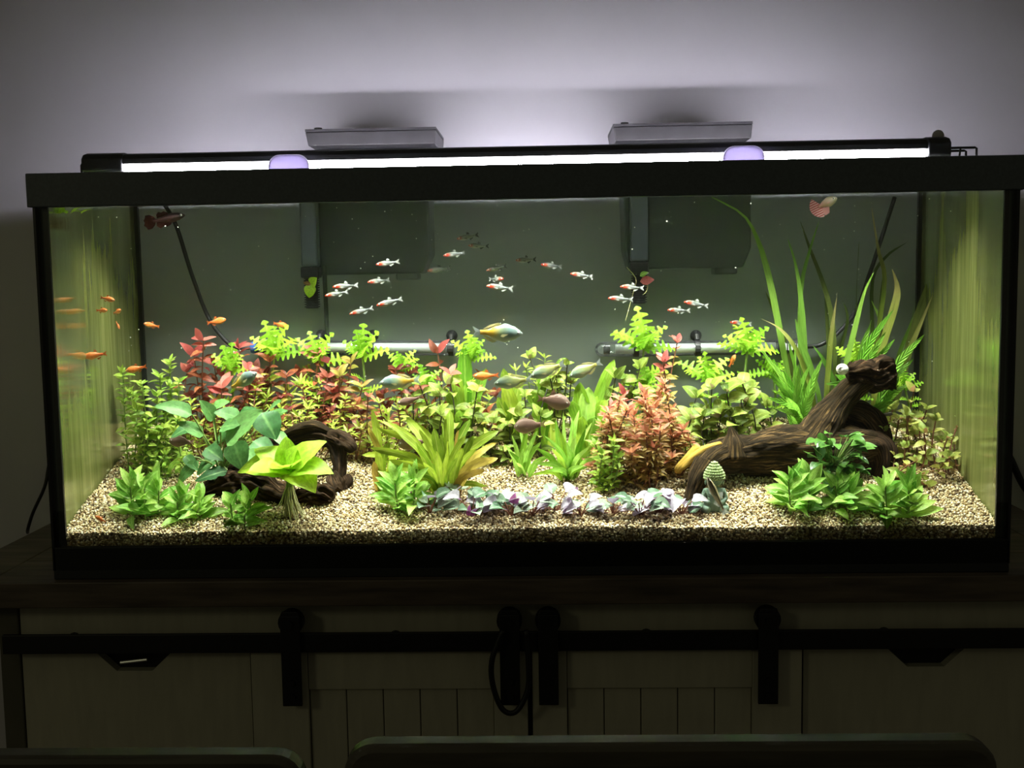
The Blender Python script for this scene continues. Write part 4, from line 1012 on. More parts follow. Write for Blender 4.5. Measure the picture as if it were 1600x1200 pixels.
stems('fine_leaf_plant', 'fine-leaved yellow stem plant crowning the back behind the silvery school', YG_, 845, .27, [(852, 560), (822, 575), (870, 585), (806, 580), (885, 592)], V_ROT, 16, STEMG, 10, 3, True, foli_mat=[M_ROT], t0=.4)
stems('small_round_leaf_plant', 'small plant with round yellow-green leaves beside the red bush base', YG_, 938, .105, [(930, 695), (945, 740), (940, 665), (958, 690)], V_ROTG, 18, STEMG, 10, 4, True, foli_mat=[M_ROTG], t0=.05)

# the big pinkish bush
M_RB = leafmat('pinkish_copper_leaf', (0.26, 0.125, 0.04), (0.58, 0.45, 0.15), transl=.45, island=True); M_RBT = leafmat('salmon_tip_leaf', (0.48, 0.14, 0.085), (0.64, 0.32, 0.16), transl=.45, island=True)
V_RB = variants(M_RB, 3, 14, Wd=.25, prof=lance, n=3, start=.3, droop=.8); V_RBT = variants(M_RBT, 3, 15, Wd=.30, prof=lance, n=3, start=.3, droop=.5)
BG = 'pinkish copper bushes beside the statue'
kw = dict(V=V_RB, Lp=19, mat_stem=STEMR, node=5.2, per=4, joined=True, tipV=V_RBT, foli_mat=[M_RB, M_RBT], t0=.18)
stems('copper_bush', 'pinkish copper bush with fine leaves, its rosy tops nearest the grassy blades', BG, 965, .135, [(950, 645), (968, 625), (958, 690), (980, 640), (945, 670), (938, 700)], **kw)
stems('copper_bush', 'pinkish copper bush with fine leaves filling the middle of the red clump', BG, 1000, .125, [(990, 650), (1008, 622), (1000, 690), (1018, 650), (1022, 700), (985, 700), (1010, 675)], **kw)
stems('copper_bush', 'pinkish copper bush with fine leaves and a tall red tip near the round-leaf plants', BG, 1040, .145, [(1038, 600), (1050, 640), (1060, 670), (1035, 660), (1068, 690), (1055, 705), (1028, 620)], **kw)
stems('red_tip_plant', 'stem plant ending in two scarlet tips before the second heater', RG, 1042, .19, [(1058, 536), (1036, 566)], V_RB and V_COP, 22, STEMR, 14, tipV=V_PINK)
stems('red_tip_plant', 'stem plant with salmon tips rising over the copper bush', RG, 985, .17, [(976, 618), (1004, 612), (948, 680)], V_COP, 21, STEMR, 13, tipV=V_PINK)

# broad oval olive leaves
M_OV = leafmat('oval_olive_leaf', (0.11, 0.19, 0.025), (0.40, 0.50, 0.085), vein=(0.46, 0.54, 0.18), transl=.4, back=(0.30, 0.24, 0.12))
V_OV = variants(M_OV, 5, 16, Wd=.58, prof=ovate, n=7, start=.4, droop=1.3, fold=.14)
OG = 'oval-leaved stem plants'
stems('oval_leaf_plant', 'oval-leaved olive stem plant just beside the copper bush', OG, 1100, .205, [(1088, 622), (1112, 608), (1100, 650), (1120, 655)], V_OV, 28, STEMD, 17)
stems('oval_leaf_plant', 'oval-leaved olive stem plant behind the spike of the big driftwood', OG, 1140, .215, [(1136, 612), (1158, 625), (1142, 650), (1165, 660)], V_OV, 28, STEMD, 17)
stems('oval_leaf_plant', 'oval-leaved olive stem plant next to the foot of the quilted fern', OG, 1185, .225, [(1176, 608), (1198, 635), (1186, 660), (1160, 600)], V_OV, 26, STEMD, 17)
stems('oval_leaf_plant', 'oval-leaved pale green plant between the big silver fish and the pinkish fish', OG, 715, .20, [(704, 600), (745, 612), (735, 640), (690, 650), (752, 660)], V_OV, 25, STEMD, 18)
stems('oval_leaf_plant', 'oval-leaved pale green plant below the silvery school and above the grassy blades', OG, 785, .19, [(770, 660), (792, 655), (812, 650), (760, 690), (800, 680)], V_OV, 25, STEMD, 18)
stems('oval_leaf_plant', 'oval-leaved pale plant behind the fish nearest the second heater', OG, 875, .25, [(868, 575), (892, 600), (886, 570), (828, 560)], V_OV, 22, STEMD, 19)
stems('oval_leaf_plant', 'oval-leaved pale plant with a tip leaning to the copper bush', OG, 970, .235, [(962, 590), (1000, 575), (985, 596)], V_OV, 26, STEMD, 19)
stems('oval_leaf_plant', 'oval-leaved drooping plant before the copper bush end of the driftwood', OG, 1085, .17, [(1080, 655), (1096, 672)], V_OV, 30, STEMD, 19)

stems('oval_leaf_plant', 'oval-leaved pale plant filling the gap behind the olive strap leaves', OG, 668, .225, [(655, 600), (680, 620), (668, 650), (640, 660)], V_OV, 23, STEMD, 17)
stems('oval_leaf_plant', 'oval-leaved olive plant in shade behind the fish over the grassy blades', OG, 830, .215, [(820, 620), (845, 650), (838, 690), (856, 605)], V_OV, 23, STEMD, 17)
stems('red_stem_plant', 'dark red stem plant in the gap under the silvery school', RG, 765, .245, [(752, 590), (775, 620), (760, 650)], V_COP, 24, STEMR, 15, tipV=V_RED)
stems('fine_leaf_plant', 'fine-leaved yellow stem plant between the red stems and the blue-green leaves', YG_, 310, .21, [(300, 630), (322, 650), (338, 625), (290, 660)], V_ROT, 17, STEMR, 8, 3, True, foli_mat=[M_ROT], t0=.3)
stems('fine_leaf_plant', 'fine-leaved yellow stem plant against the back between arch and second strap plant', YG_, 505, .25, [(500, 600), (520, 615), (535, 590), (485, 585)], V_ROT, 17, STEMR, 8, 3, True, foli_mat=[M_ROT], t0=.35)

# sparse sprigs by the far side
M_SP = leafmat('sparse_olive_leaf', (0.24, 0.34, 0.06), (0.50, 0.50, 0.12), transl=.4, back=(0.5, 0.28, 0.14))
V_SP = variants(M_SP, 3, 17, Wd=.52, prof=ovate, n=5, start=.3, droop=.9)
PG = 'sparse red-stemmed sprigs by the bare gravel corner'
stems('red_stemmed_sprig', 'sparse red-stemmed sprig right beside the driftwood foot', PG, 1388, .19, [(1395, 640), (1382, 665), (1405, 655)], V_SP, 21, STEMR, 17)
stems('red_stemmed_sprig', 'sparse red-stemmed sprig with the tallest tip in the gravel corner', PG, 1428, .17, [(1428, 612), (1420, 660), (1440, 655)], V_SP, 20, STEMR, 17)
stems('red_stemmed_sprig', 'sparse red-stemmed sprig leaning out over the bare gravel', PG, 1450, .15, [(1462, 658), (1448, 640), (1470, 690)], V_SP, 20, STEMR, 18)
stems('red_stemmed_sprig', 'thin bare sprig curling up against the algae-streaked side', PG, 1478, .14, [(1500, 655), (1480, 685)], V_SP, 15, STEMR, 18)
stems('red_stemmed_sprig', 'low olive sprig hugging the driftwood foot behind the bushy plants', PG, 1405, .12, [(1398, 715), (1415, 700), (1432, 720), (1440, 742)], V_SP, 19, STEMR, 14)
p = on_sand(278, 736, .002)
fan('slender_blade_plant', 'slender plant with thin arching blades under the brown fish', None, 262, 742, [(182, 676, .0, .5), (216, 690, .0, .6), (225, 702, -.01, 1.1), (300, 712, -.02, 1.0), (308, 722, -.03, .9), (252, 705, .0, .9), (288, 690, .01, .6), (262, 720, -.03, .8)], .008, (M_GRS,), wave=.03, prof=lance)

# row of purple-grey round leaves in front -------------------------------------------------
def greymat():
    return leafmat('purple_grey_leaf', (0.08, 0.17, 0.09), (0.34, 0.42, 0.31), vein=(0.50, 0.56, 0.50), transl=.2, back=(0.40, 0.33, 0.46), rough=.35)


M_PG = greymat(); M_LIL = leafmat('lilac_leaf', (0.44, 0.38, 0.50), (0.62, 0.58, 0.64), transl=.25, back=(0.32, 0.17, 0.34)); M_MAG = leafmat('magenta_leaf', (0.50, 0.10, 0.42), (0.60, 0.18, 0.50), transl=.3)
V_PG = variants(M_PG, 4, 18, Wd=.80, prof=ovate, n=6, start=.35, droop=1.1, fold=.22, m=2); V_LIL = variants(M_LIL, 3, 19, Wd=.72, prof=ovate, n=6, start=.3, droop=1.3, fold=.3, m=2); V_MAG = variants(M_MAG, 2, 20, Wd=.5, prof=ovate, n=5, start=.2, droop=.6, fold=.3)
PL = [
    (672, 803, 'first purple-grey plantlet of the front row, touching the bushy bright green plant', 0), (716, 792, 'purple-grey plantlet with round green leaves before the olive straps', 0),
    (738, 806, 'purple-grey plantlet with one magenta leaf lying at its gravel edge', 1), (764, 796, 'purple-grey plantlet of pale round leaves under the olive straps', 0),
    (798, 806, 'purple-grey plantlet with a magenta leaf standing in its middle', 2), (832, 806, 'purple-grey plantlet with a brownish round leaf before the grassy blades', 0),
    (868, 798, 'purple-grey plantlet with folded lilac leaves before the grassy blades', 3), (908, 806, 'purple-grey plantlet with twisted pale lilac leaves nearest the gravel edge', 3),
    (958, 804, 'greener plantlet of the purple-grey row before the round-leaved small plant', 0), (1000, 806, 'purple-grey plantlet before the middle of the copper bush', 0),
    (1030, 802, 'purple-grey plantlet with one large white-edged leaf before the copper bush', 3), (1064, 804, 'last purple-grey plantlet of the row, touching the seated statue', 3)]
for px, py, lb, kind in PL:
    p = on_sand(px, py, .001); root = empty('creeping_plantlet', p, lb, 'plant', 'purple-grey plantlets in the front row'); s = (CAM_D + p.y) / 1700; mb = MB()
    for k in range(10):
        a = k * 2.4 + RND.uniform(-.5, .5); r = RND.uniform(5, 24) * s; z = RND.uniform(3, 30) * s
        b = Vector((math.cos(a) * r, math.sin(a) * r * .6, z)); mb.tube([(0, 0, 0), b * .6 + Vector((0, 0, .002)), b], .0008, 4)
        el = RND.uniform(-.2, .7); d = Vector((math.cos(a) * math.cos(el), math.sin(a) * math.cos(el), math.sin(el))); L = RND.uniform(22, 33) * s
        v = RND.choice(V_LIL if (kind == 3 and k % 2) or k in (4, 8) else V_PG)
        put(root, v, p + b, d, (RND.uniform(-.2, .2), -.5, .9), L, L)
    if kind in (1, 2):
        q = p + (Vector((-.004, -.014, .004)) if kind == 1 else Vector((.002, -.012, .020)))
        put(root, V_MAG[0], q, Vector((.1, -.3, .9)) if kind == 1 else Vector((.3, -.3, .9)), (0, -1, .2), 19 * s, 19 * s * (.8 if kind == 1 else 1.2)); put(root, V_MAG[1], q + Vector((.004, 0, 0)), Vector((.5, -.3, .8)), (0, -1, .2), 15 * s, 15 * s)
    tag(mb.build('stems', STEMR, root), kind='stuff')

# loose leaves caught on the strainers -----------------------------------------------------
p = at(486, 445, .285); root = empty('stray_leaf_sprig', p, 'green leaf pair caught on the strainer nearer the dark red betta', 'leaf sprig')
put(root, V_YG[0], p, Vector((-.2, -.2, -1)), (0, -1, 0), .022, .026); put(root, V_YG[1], p, Vector((.5, -.3, .45)), (0, -1, .3), .018, .024); put(root, V_COP[0], p, Vector((-1, -.2, .4)), (0, -1, .3), .014, .02)
p = at(1000, 440, .285); root = empty('stray_leaf_sprig', p, 'pink leaf sprig with pale dangling stem caught on the strainer nearer the ribbon leaves', 'leaf sprig')
put(root, V_PINK[0], p, Vector((1, -.2, .15)), (0, -1, .3), .022, .036); put(root, V_LOW[0], p + Vector((0, 0, .008)), Vector((.8, -.2, .4)), (0, -1, .6), .014, .026)
mb = MB(); mb.tube(crom([(-.020, 0, .022), (-.006, 0, .004), (-.010, 0, -.015), (-.014, 0, -.03), (-.022, 0, -.058)], 14), .0006, 5); mb.tube(crom([(.012, 0, 0), (.010, 0, -.014), (.004, 0, -.020)], 8), .0006, 5); mb.build('stem', ROOT, root)
fl = empty('floating_sprig', at(97, 333, .05), 'small green sprig floating at the surface above the orange fish', 'leaf sprig')
for k in range(7): put(fl, RND.choice(V_YG), fl.location + Vector(((k - 3) * .006, RND.uniform(0, .02), 0)), Vector((RND.uniform(-1, 1), RND.uniform(-.4, .4), .25)), (0, 0, 1), .016, .018)

# ------------------------------------------------------------------ driftwood
WD = woodmat('brown_driftwood', [(0.36, (0.007, 0.005, 0.003)), (0.53, (0.042, 0.026, 0.012)), (0.62, (0.19, 0.115, 0.045)), (0.74, (0.50, 0.33, 0.14))], 1.0)
WDK = woodmat('dark_driftwood', [(0.36, (0.006, 0.004, 0.003)), (0.52, (0.040, 0.022, 0.011)), (0.64, (0.12, 0.066, 0.032)), (0.78, (0.30, 0.19, 0.10))], 1.0)
WYL = woodmat('bare_yellow_wood', [(0.3, (0.22, 0.11, 0.02)), (0.5, (0.55, 0.34, 0.06)), (0.8, (0.78, 0.58, 0.16))], .6)


def limb(name, pts, radii, mat, parent, amp=.22, nl=90, nr=36, seed=0, groove=.16, lump=9.0, crag=.06):
    c = crom(pts, nl); rr = crom([Vector((r, 0, 0)) for r in radii], nl); vs, fs, uv = [], [], []; up = Vector((0, 1, 0)); Ls = 0
    for i, p in enumerate(c):
        t = (c[min(i + 1, nl - 1)] - c[max(i - 1, 0)]).normalized(); a = (up - t * up.dot(t)).normalized(); b = t.cross(a); up = a
        if i: Ls += (c[i] - c[i - 1]).length
        for k in range(nr):
            th = 2 * math.pi * k / nr; cs, sn = math.cos(th), math.sin(th); tw = th + Ls * 5
            g = noise.noise(Vector((math.cos(tw) * 3.2 + seed, math.sin(tw) * 3.2, Ls * 9))) ; g2 = noise.noise(Vector((math.cos(tw) * 8, math.sin(tw) * 8 + seed, Ls * 20)))
            lp = noise.noise(Vector((cs * 1.1 + seed, sn * 1.1, Ls * lump * 3)))
            r = rr[i].x * (1 + amp * lp + groove * (abs(g) * 2 - .6) + groove * .5 * g2 + crag * noise.noise(p * 60 + Vector((cs, sn, seed)) * 1.9) + crag * .6 * noise.noise(p * 150 + Vector((cs, sn, 0)) * 4))
            e = min(1, i / 2.5, (nl - 1 - i) / 2.5); r *= .25 + .75 * math.sqrt(e)
            vs.append(p + (a * cs + b * sn) * r - OW); uv.append((Ls * 4, k / nr * 2))
    for i in range(nl - 1):
        for k in range(nr): fs.append((i * nr + k, (i + 1) * nr + k, (i + 1) * nr + (k + 1) % nr, i * nr + (k + 1) % nr))
    fs += [tuple(range(nr - 1, -1, -1)), tuple((nl - 1) * nr + k for k in range(nr))]
    # seam-free u: mirror v so that it closes
    uv = [(u, 1 - abs(v - 1)) for u, v in uv]
    mb = MB(); mb.add(vs, fs, uv=uv); return mb.build(name, mat, parent, smooth=True)


A = lambda x, y, Y: at(x, y, Y)
OW = Vector(A(1240, 740, .15)); dw = empty('driftwood', OW, 'big grey-brown driftwood log with a rising branch behind the seated statue', 'driftwood')
limb('trunk', [A(1092, 738, .10), A(1118, 716, .12), A(1150, 710, .135), A(1205, 706, .145), A(1270, 705, .15), A(1330, 702, .155), A(1378, 700, .16)], [.012, .020, .026, .031, .034, .034, .020], WD, dw, seed=1, nl=130, nr=48)
limb('branch', [A(1262, 700, .15), A(1285, 668, .158), A(1310, 630, .165), A(1338, 602, .17), A(1362, 590, .17)], [.034, .028, .019, .017, .016], WD, dw, seed=4, amp=.15)
limb('branch_knot', [A(1322, 584, .165), A(1345, 582, .165), A(1368, 588, .165), A(1388, 580, .165), A(1398, 578, .165)], [.010, .015, .020, .019, .010], WDK, dw, amp=.5, groove=.5, seed=9, lump=22, crag=.55, nl=110, nr=56)
limb('spike', [A(1144, 716, .125), A(1145, 695, .125), A(1144, 680, .127), A(1141, 666, .127)], [.027, .018, .009, .002], WD, dw, seed=12, nl=30, nr=24, amp=.1)
limb('foot', [A(1330, 690, .16), A(1368, 700, .155), A(1380, 722, .145), A(1372, 748, .14)], [.022, .024, .016, .011], WDK, dw, seed=15, amp=.3)
limb('foot', [A(1300, 640, .185), A(1338, 652, .19), A(1362, 680, .185), A(1370, 705, .18)], [.016, .026, .024, .015], WDK, dw, seed=18, amp=.25)
limb('foot', [A(1095, 700, .125), A(1078, 716, .12), A(1062, 730, .115), A(1058, 740, .115)], [.010, .008, .006, .004], WYL, dw, seed=21, nl=40, nr=24, amp=.2)
limb('root_end', [A(1105, 722, .10), A(1090, 745, .09), A(1082, 768, .085), A(1076, 785, .08)], [.018, .014, .010, .007], WD, dw, seed=24, nl=50, nr=28)
limb('bare_edge', [A(1066, 733, .108), A(1082, 716, .112), A(1102, 702, .118), A(1128, 692, .122)], [.003, .0055, .0055, .003], WYL, dw, seed=27, nl=40, nr=20, amp=.2)
limb('underside', [A(1160, 742, .15), A(1220, 738, .16), A(1290, 738, .165), A(1350, 735, .165)], [.014, .022, .024, .016], WDK, dw, seed=30, amp=.2)
OW = Vector(A(480, 720, .15)); da = empty('driftwood', OW, 'dark arched driftwood bridging over the gravel behind the yellow-green rosette', 'driftwood')
limb('arch', [A(352, 738, .15), A(392, 718, .155), A(430, 700, .158), (A(465, 682, .16)), A(500, 678, .155), A(524, 692, .15), A(532, 722, .14), A(530, 748, .13)], [.018, .017, .0145, .0125, .0125, .013, .010, .008], WDK, da, seed=33, nl=140, nr=48, amp=.32, groove=.24, crag=.16)
limb('stub', [A(512, 682, .15), A(530, 690, .145), A(546, 698, .14), A(552, 706, .14)], [.012, .013, .010, .005], WDK, da, seed=36, nl=50, nr=36, amp=.4, groove=.35, crag=.4)
limb('crust', [A(436, 684, .150), A(462, 671, .152), A(492, 666, .15), A(518, 676, .145)], [.003, .007, .008, .004], WD, da, seed=39, nl=50, nr=24, amp=.25)
limb('foot', [A(520, 742, .13), A(528, 757, .12), A(534, 768, .115), A(522, 774, .112)], [.009, .0125, .012, .008], WDK, da, seed=42, nl=50, nr=36, amp=.4, groove=.35, crag=.45)
limb('foot', [A(540, 744, .13), A(545, 752, .125), A(538, 762, .12)], [.006, .008, .005], WDK, da, seed=44, nl=30, nr=20, amp=.4)
OW = Vector(A(430, 780, .10)); dl = empty('driftwood', OW, 'low knotted dark driftwood lying under the hanging roots of the rosette', 'driftwood')
limb('log', [A(318, 772, .115), A(350, 762, .115), A(390, 757, .115), A(425, 773, .105), A(455, 785, .10), A(490, 788, .095), A(515, 790, .09)], [.008, .017, .019, .023, .022, .018, .009], WDK, dl, seed=46, nl=150, nr=52, amp=.55, groove=.45, lump=22, crag=.35)
limb('knob', [A(462, 782, .09), A(482, 773, .088), A(504, 774, .086), A(520, 782, .084)], [.008, .013, .014, .008], WDK, dl, seed=52, nl=60, nr=40, amp=.45, groove=.45, lump=24, crag=.5)
sn = MB(); q = at(1316, 577, .15); sn.ball((0, 0, 0), (.0085, .008, .0078), 16, 10)
for k in range(18):
    a = k * .45; r = .0045 * (1 - k / 20); sn.ball((-.004 + r * math.cos(a), -.006, r * math.sin(a)), .0018 * (1 - k / 30), 6, 4)
o = sn.build('snail', plain('white_shell', (0.80, 0.80, 0.72), 0.35, noise_amt=.08, scale=200), smooth=True); o.location = q; tag(o, 'round white snail sitting on the knotted driftwood branch tip', 'snail')

# ------------------------------------------------------------------ seated statue
ST = plain('weathered_green_stone', (0.17, 0.25, 0.185), 0.75, noise_amt=.35, scale=160, bump=.3); STH = plain('mossy_stone', (0.30, 0.38, 0.16), 0.75, noise_amt=.4, scale=180, bump=.3)
p = on_sand(1116, 796, .002); st = empty('seated_statue', p, 'small weathered green seated Buddha statue on the gravel before the driftwood', 'statue'); u = (CAM_D + p.y) / 1700
def sk(name, joints, edges, mat, parent=st):
    vs = [Vector(j[0]) * u for j in joints]; me = bpy.data.meshes.new(name); me.from_pydata([tuple(v) for v in vs], edges, []); me.materials.append(mat)
    o = link(name, me, parent); md = o.modifiers.new('skin', 'SKIN'); me.skin_vertices.new() if not me.skin_vertices else None
    for sv, j in zip(me.skin_vertices[0].data, joints): sv.radius = (j[1] * u, (j[2] if len(j) > 2 else j[1]) * u)
    me.skin_vertices[0].data[0].use_root = True; sb = o.modifiers.new('sub', 'SUBSURF'); sb.levels = 2; sb.render_levels = 2; md.use_smooth_shade = True; return o


sk('body', [((0, 0, 6), 15, 11), ((0, 0, 18), 12, 9), ((0, 0, 30), 13, 8), ((0, 0, 38), 7, 6), ((0, 0, 43), 5.5),
            ((-14, 0, 33), 5), ((14, 0, 33), 5), ((-18, -3, 20), 4.6), ((18, -3, 20), 4.6), ((-8, -12, 14), 3.6), ((8, -12, 14), 3.6),
            ((-20, -5, 5), 7.0), ((20, -5, 5), 7.0), ((-8, -14, 4), 5.6), ((8, -15, 5), 5.6)],
   [(0, 1), (1, 2), (2, 3), (3, 4), (2, 5), (2, 6), (5, 7), (6, 8), (7, 9), (8, 10), (0, 11), (0, 12), (11, 13), (12, 14)], ST)
hd = MB(); hd.ball((0, -1 * u, 51 * u), (13.5 * u, 12.5 * u, 12 * u), 20, 14)
hd.ball((0, -13 * u, 49 * u), (1.8 * u, 2.2 * u, 3 * u), 8, 6)
for s in (-1, 1): hd.ball((s * 13.4 * u, 0, 47 * u), (2 * u, 2.6 * u, 5.5 * u), 8, 6); hd.ball((s * 5 * u, -12 * u, 52.5 * u), (3.4 * u, 1.6 * u, 1.1 * u), 8, 6)
hd.ball((0, -11.6 * u, 44 * u), (3.6 * u, 1.8 * u, 1.1 * u), 8, 6); head = hd.build('head', ST, st, smooth=True)
hr = MB(); hr.tube([Vector((0, 0, z)) * u for z in (51, 57, 63, 68, 73, 77, 80)], [15.2 * u, 15.4 * u, 13.5 * u, 10.5 * u, 7 * u, 4 * u, 1 * u], 20)
hair = hr.build('hair', STH, head, smooth=True); kn = MB()
for i, (z, r) in enumerate(((53, 15.6), (57, 15.6), (61, 14.6), (65, 12.6), (69, 10.2), (73, 7.2), (77, 4.2))):
    n = max(6, int(r * 1.7))
    for k in range(n): a = 6.283 * (k + .5 * (i % 2)) / n; kn.ball(Vector((math.cos(a) * r, math.sin(a) * r, z)) * u, 1.9 * u, 6, 4)
tag(kn.build('hair_curls', STH, hair, smooth=True), kind='stuff')

# ------------------------------------------------------------------ fish
def fish_body(prof, thick=.5, n=16, m=12, arch=0.0):
    """unit fish along +X, snout at x=.5, tail root at -.32; prof gives (t, top, bottom) heights"""
    mb = MB(); vs = []; fs = []
    def I(t, k):
        for a, b in zip(prof, prof[1:]):
            if a[0] <= t <= b[0]:
                q = (t - a[0]) / (b[0] - a[0]); q = q * q * (3 - 2 * q); return a[k] + (b[k] - a[k]) * q
        return prof[-1][k]
    for i in range(n + 1):
        t = i / n; x = .5 - .84 * t; tp, bt = I(t, 1), I(t, 2); cz = (tp - bt) / 2; h = (tp + bt) / 2; w = h * thick * (1.15 if t < .35 else 1.0 - .35 * (t - .35))
        for k in range(m): a = 2 * math.pi * k / m; vs.append((x, math.cos(a) * w, cz + math.sin(a) * h))
    for i in range(n):
        for k in range(m): fs.append((i * m + k, i * m + (k + 1) % m, (i + 1) * m + (k + 1) % m, (i + 1) * m + k))
    fs += [tuple(range(m - 1, -1, -1)), tuple(n * m + k for k in range(m))]
    return mb.add(vs, fs)


def fin(outline, y=0.0, th=.006, sweep=0.0):
    """thin fin: a strip fan with a little thickness; outline = [(x,z)...] around"""
    mb = MB(); n = len(outline); cx = sum(a for a, _ in outline) / n; cz = sum(b for _, b in outline) / n
    vs = [(a, y + sweep * abs(b), b) for a, b in outline] + [(cx, y + th, cz), (cx, y - th, cz)]
    fs = []
    for i in range(n): j = (i + 1) % n; fs += [(i, j, n), (j, i, n + 1)]
    return mb.add(vs, fs)


EYE_W = plain('fish_eye_ring', (0.75, 0.75, 0.68), 0.2); EYE_B = plain('fish_pupil', (0.004, 0.004, 0.004), 0.1)


def species(name, prof, thick, skin, fins, finm, eye=(.40, .02, .035), tailm=None):
    b = fish_body(prof, thick).mesh(name, skin, True); parts = []
    for fn, ol in fins:
        parts.append((fn, fin(ol).mesh(fn, tailm if (tailm and fn == 'tail_fin') else finm)))
    def wid(x):
        t = (.5 - x) / .84
        for a, c in zip(prof, prof[1:]):
            if a[0] <= t <= c[0]:
                q = (t - a[0]) / (c[0] - a[0]); q = q * q * (3 - 2 * q); h = (a[1] + (c[1] - a[1]) * q + a[2] + (c[2] - a[2]) * q) / 2; return h * thick * 1.1
        return .05
    for s in (-1, 1):
        mb = MB(); y = s * wid(eye[0]) * .88; mb.ball((eye[0], y, eye[1]), (eye[2], eye[2] * .5, eye[2]), 10, 6); mb.ball((eye[0], y + s * eye[2] * .28, eye[1]), (eye[2] * .6, eye[2] * .35, eye[2] * .6), 8, 6, mi=1)
        parts.append(('eye', mb.mesh('eye', [EYE_W, EYE_B], True)))
        w = wid(.2)
        pf = MB(); pf.add([(.22, s * w, -.02), (.10, s * (w + .04), -.02), (.07, s * (w + .05), -.06), (.12, s * (w + .03), -.08)], [(0, 1, 2, 3)]); parts.append(('pectoral_fin', pf.mesh('pectoral_fin', finm)))
    return b, parts


def school(name, sp, items, cat, group, parts=True):
    """items: px, py, length px, facing (1 = to the picture's right), tilt, turn towards the viewer, depth, label"""
    for px, py, Lp, face, tilt, turn, Y, label in items:
        p = at(px, py, Y); o = link(name, sp[0]); o.location = p; L = Lp * (p - Vector(CAM['loc'])).dot(FW) / 1700 / max(.55, math.cos(math.radians(turn)))
        yaw = math.radians((0 if face > 0 else 180) + (turn if face < 0 else -turn))
        o.rotation_euler = (Matrix.Rotation(yaw, 3, 'Z') @ Matrix.Rotation(math.radians(-tilt), 3, 'Y')).to_euler(); o.scale = (L, L, L)
        tag(o, label, cat, group)
        for fn, me in sp[1]: link(fn, me, o)


slim = [(0, .015, .015), (.06, .05, .045), (.2, .095, .09), (.38, .115, .12), (.6, .085, .09), (.85, .04, .045), (1, .035, .035)]
deep = [(0, .015, .015), (.06, .06, .05), (.2, .14, .13), (.4, .19, .18), (.62, .13, .15), (.86, .05, .055), (1, .045, .045)]
plump = [(0, .03, .03), (.05, .09, .08), (.2, .175, .16), (.42, .215, .20), (.65, .16, .15), (.88, .07, .07), (1, .055, .055)]
fork = [(-.30, 0), (-.33, .035), (-.42, .075), (-.5, .12), (-.47, .05), (-.44, 0), (-.47, -.05), (-.5, -.12), (-.42, -.075), (-.33, -.035)]
def std(dz, az, dx=.0):
    return [('tail_fin', fork), ('dorsal_fin', [(.06 + dx, dz - .01), (.02 + dx, dz + .09), (-.06 + dx, dz + .06), (-.10 + dx, dz - .02)]), ('anal_fin', [(-.04, -az + .01), (-.10, -az - .06), (-.22, -az + .01), (-.24, -az + .05)])]


TET = fishmat('silver_tetra_skin', [(0.0, (0.11, 0.12, 0.118)), (0.60, (0.15, 0.165, 0.16)), (0.70, (0.30, 0.07, 0.04)), (0.78, (0.46, 0.025, 0.010)), (1.0, (0.50, 0.035, 0.015))], belly=(0.25, 0.21, 0.20), dark=(0.10, 0.12, 0.09), rough=.25)
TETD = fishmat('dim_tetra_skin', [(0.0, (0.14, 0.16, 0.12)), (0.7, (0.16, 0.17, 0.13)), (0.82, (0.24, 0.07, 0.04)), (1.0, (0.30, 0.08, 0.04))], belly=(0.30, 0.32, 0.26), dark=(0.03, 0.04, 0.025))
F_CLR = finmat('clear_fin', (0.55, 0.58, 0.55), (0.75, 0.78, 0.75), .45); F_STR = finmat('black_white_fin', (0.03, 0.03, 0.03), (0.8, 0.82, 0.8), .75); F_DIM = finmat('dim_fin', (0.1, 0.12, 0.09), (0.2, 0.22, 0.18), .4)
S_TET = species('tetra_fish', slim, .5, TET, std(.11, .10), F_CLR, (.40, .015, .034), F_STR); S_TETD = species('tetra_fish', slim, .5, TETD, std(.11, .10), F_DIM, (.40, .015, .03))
TG = 'silver red-headed tetras schooling in the open water'
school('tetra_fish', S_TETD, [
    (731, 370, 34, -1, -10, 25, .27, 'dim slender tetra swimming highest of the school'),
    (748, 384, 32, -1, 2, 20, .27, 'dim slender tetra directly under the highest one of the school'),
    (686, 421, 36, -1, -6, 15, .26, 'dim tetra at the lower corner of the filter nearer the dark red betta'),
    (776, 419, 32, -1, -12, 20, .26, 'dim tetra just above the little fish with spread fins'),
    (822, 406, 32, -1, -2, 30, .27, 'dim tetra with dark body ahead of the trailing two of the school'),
], 'fish', TG)
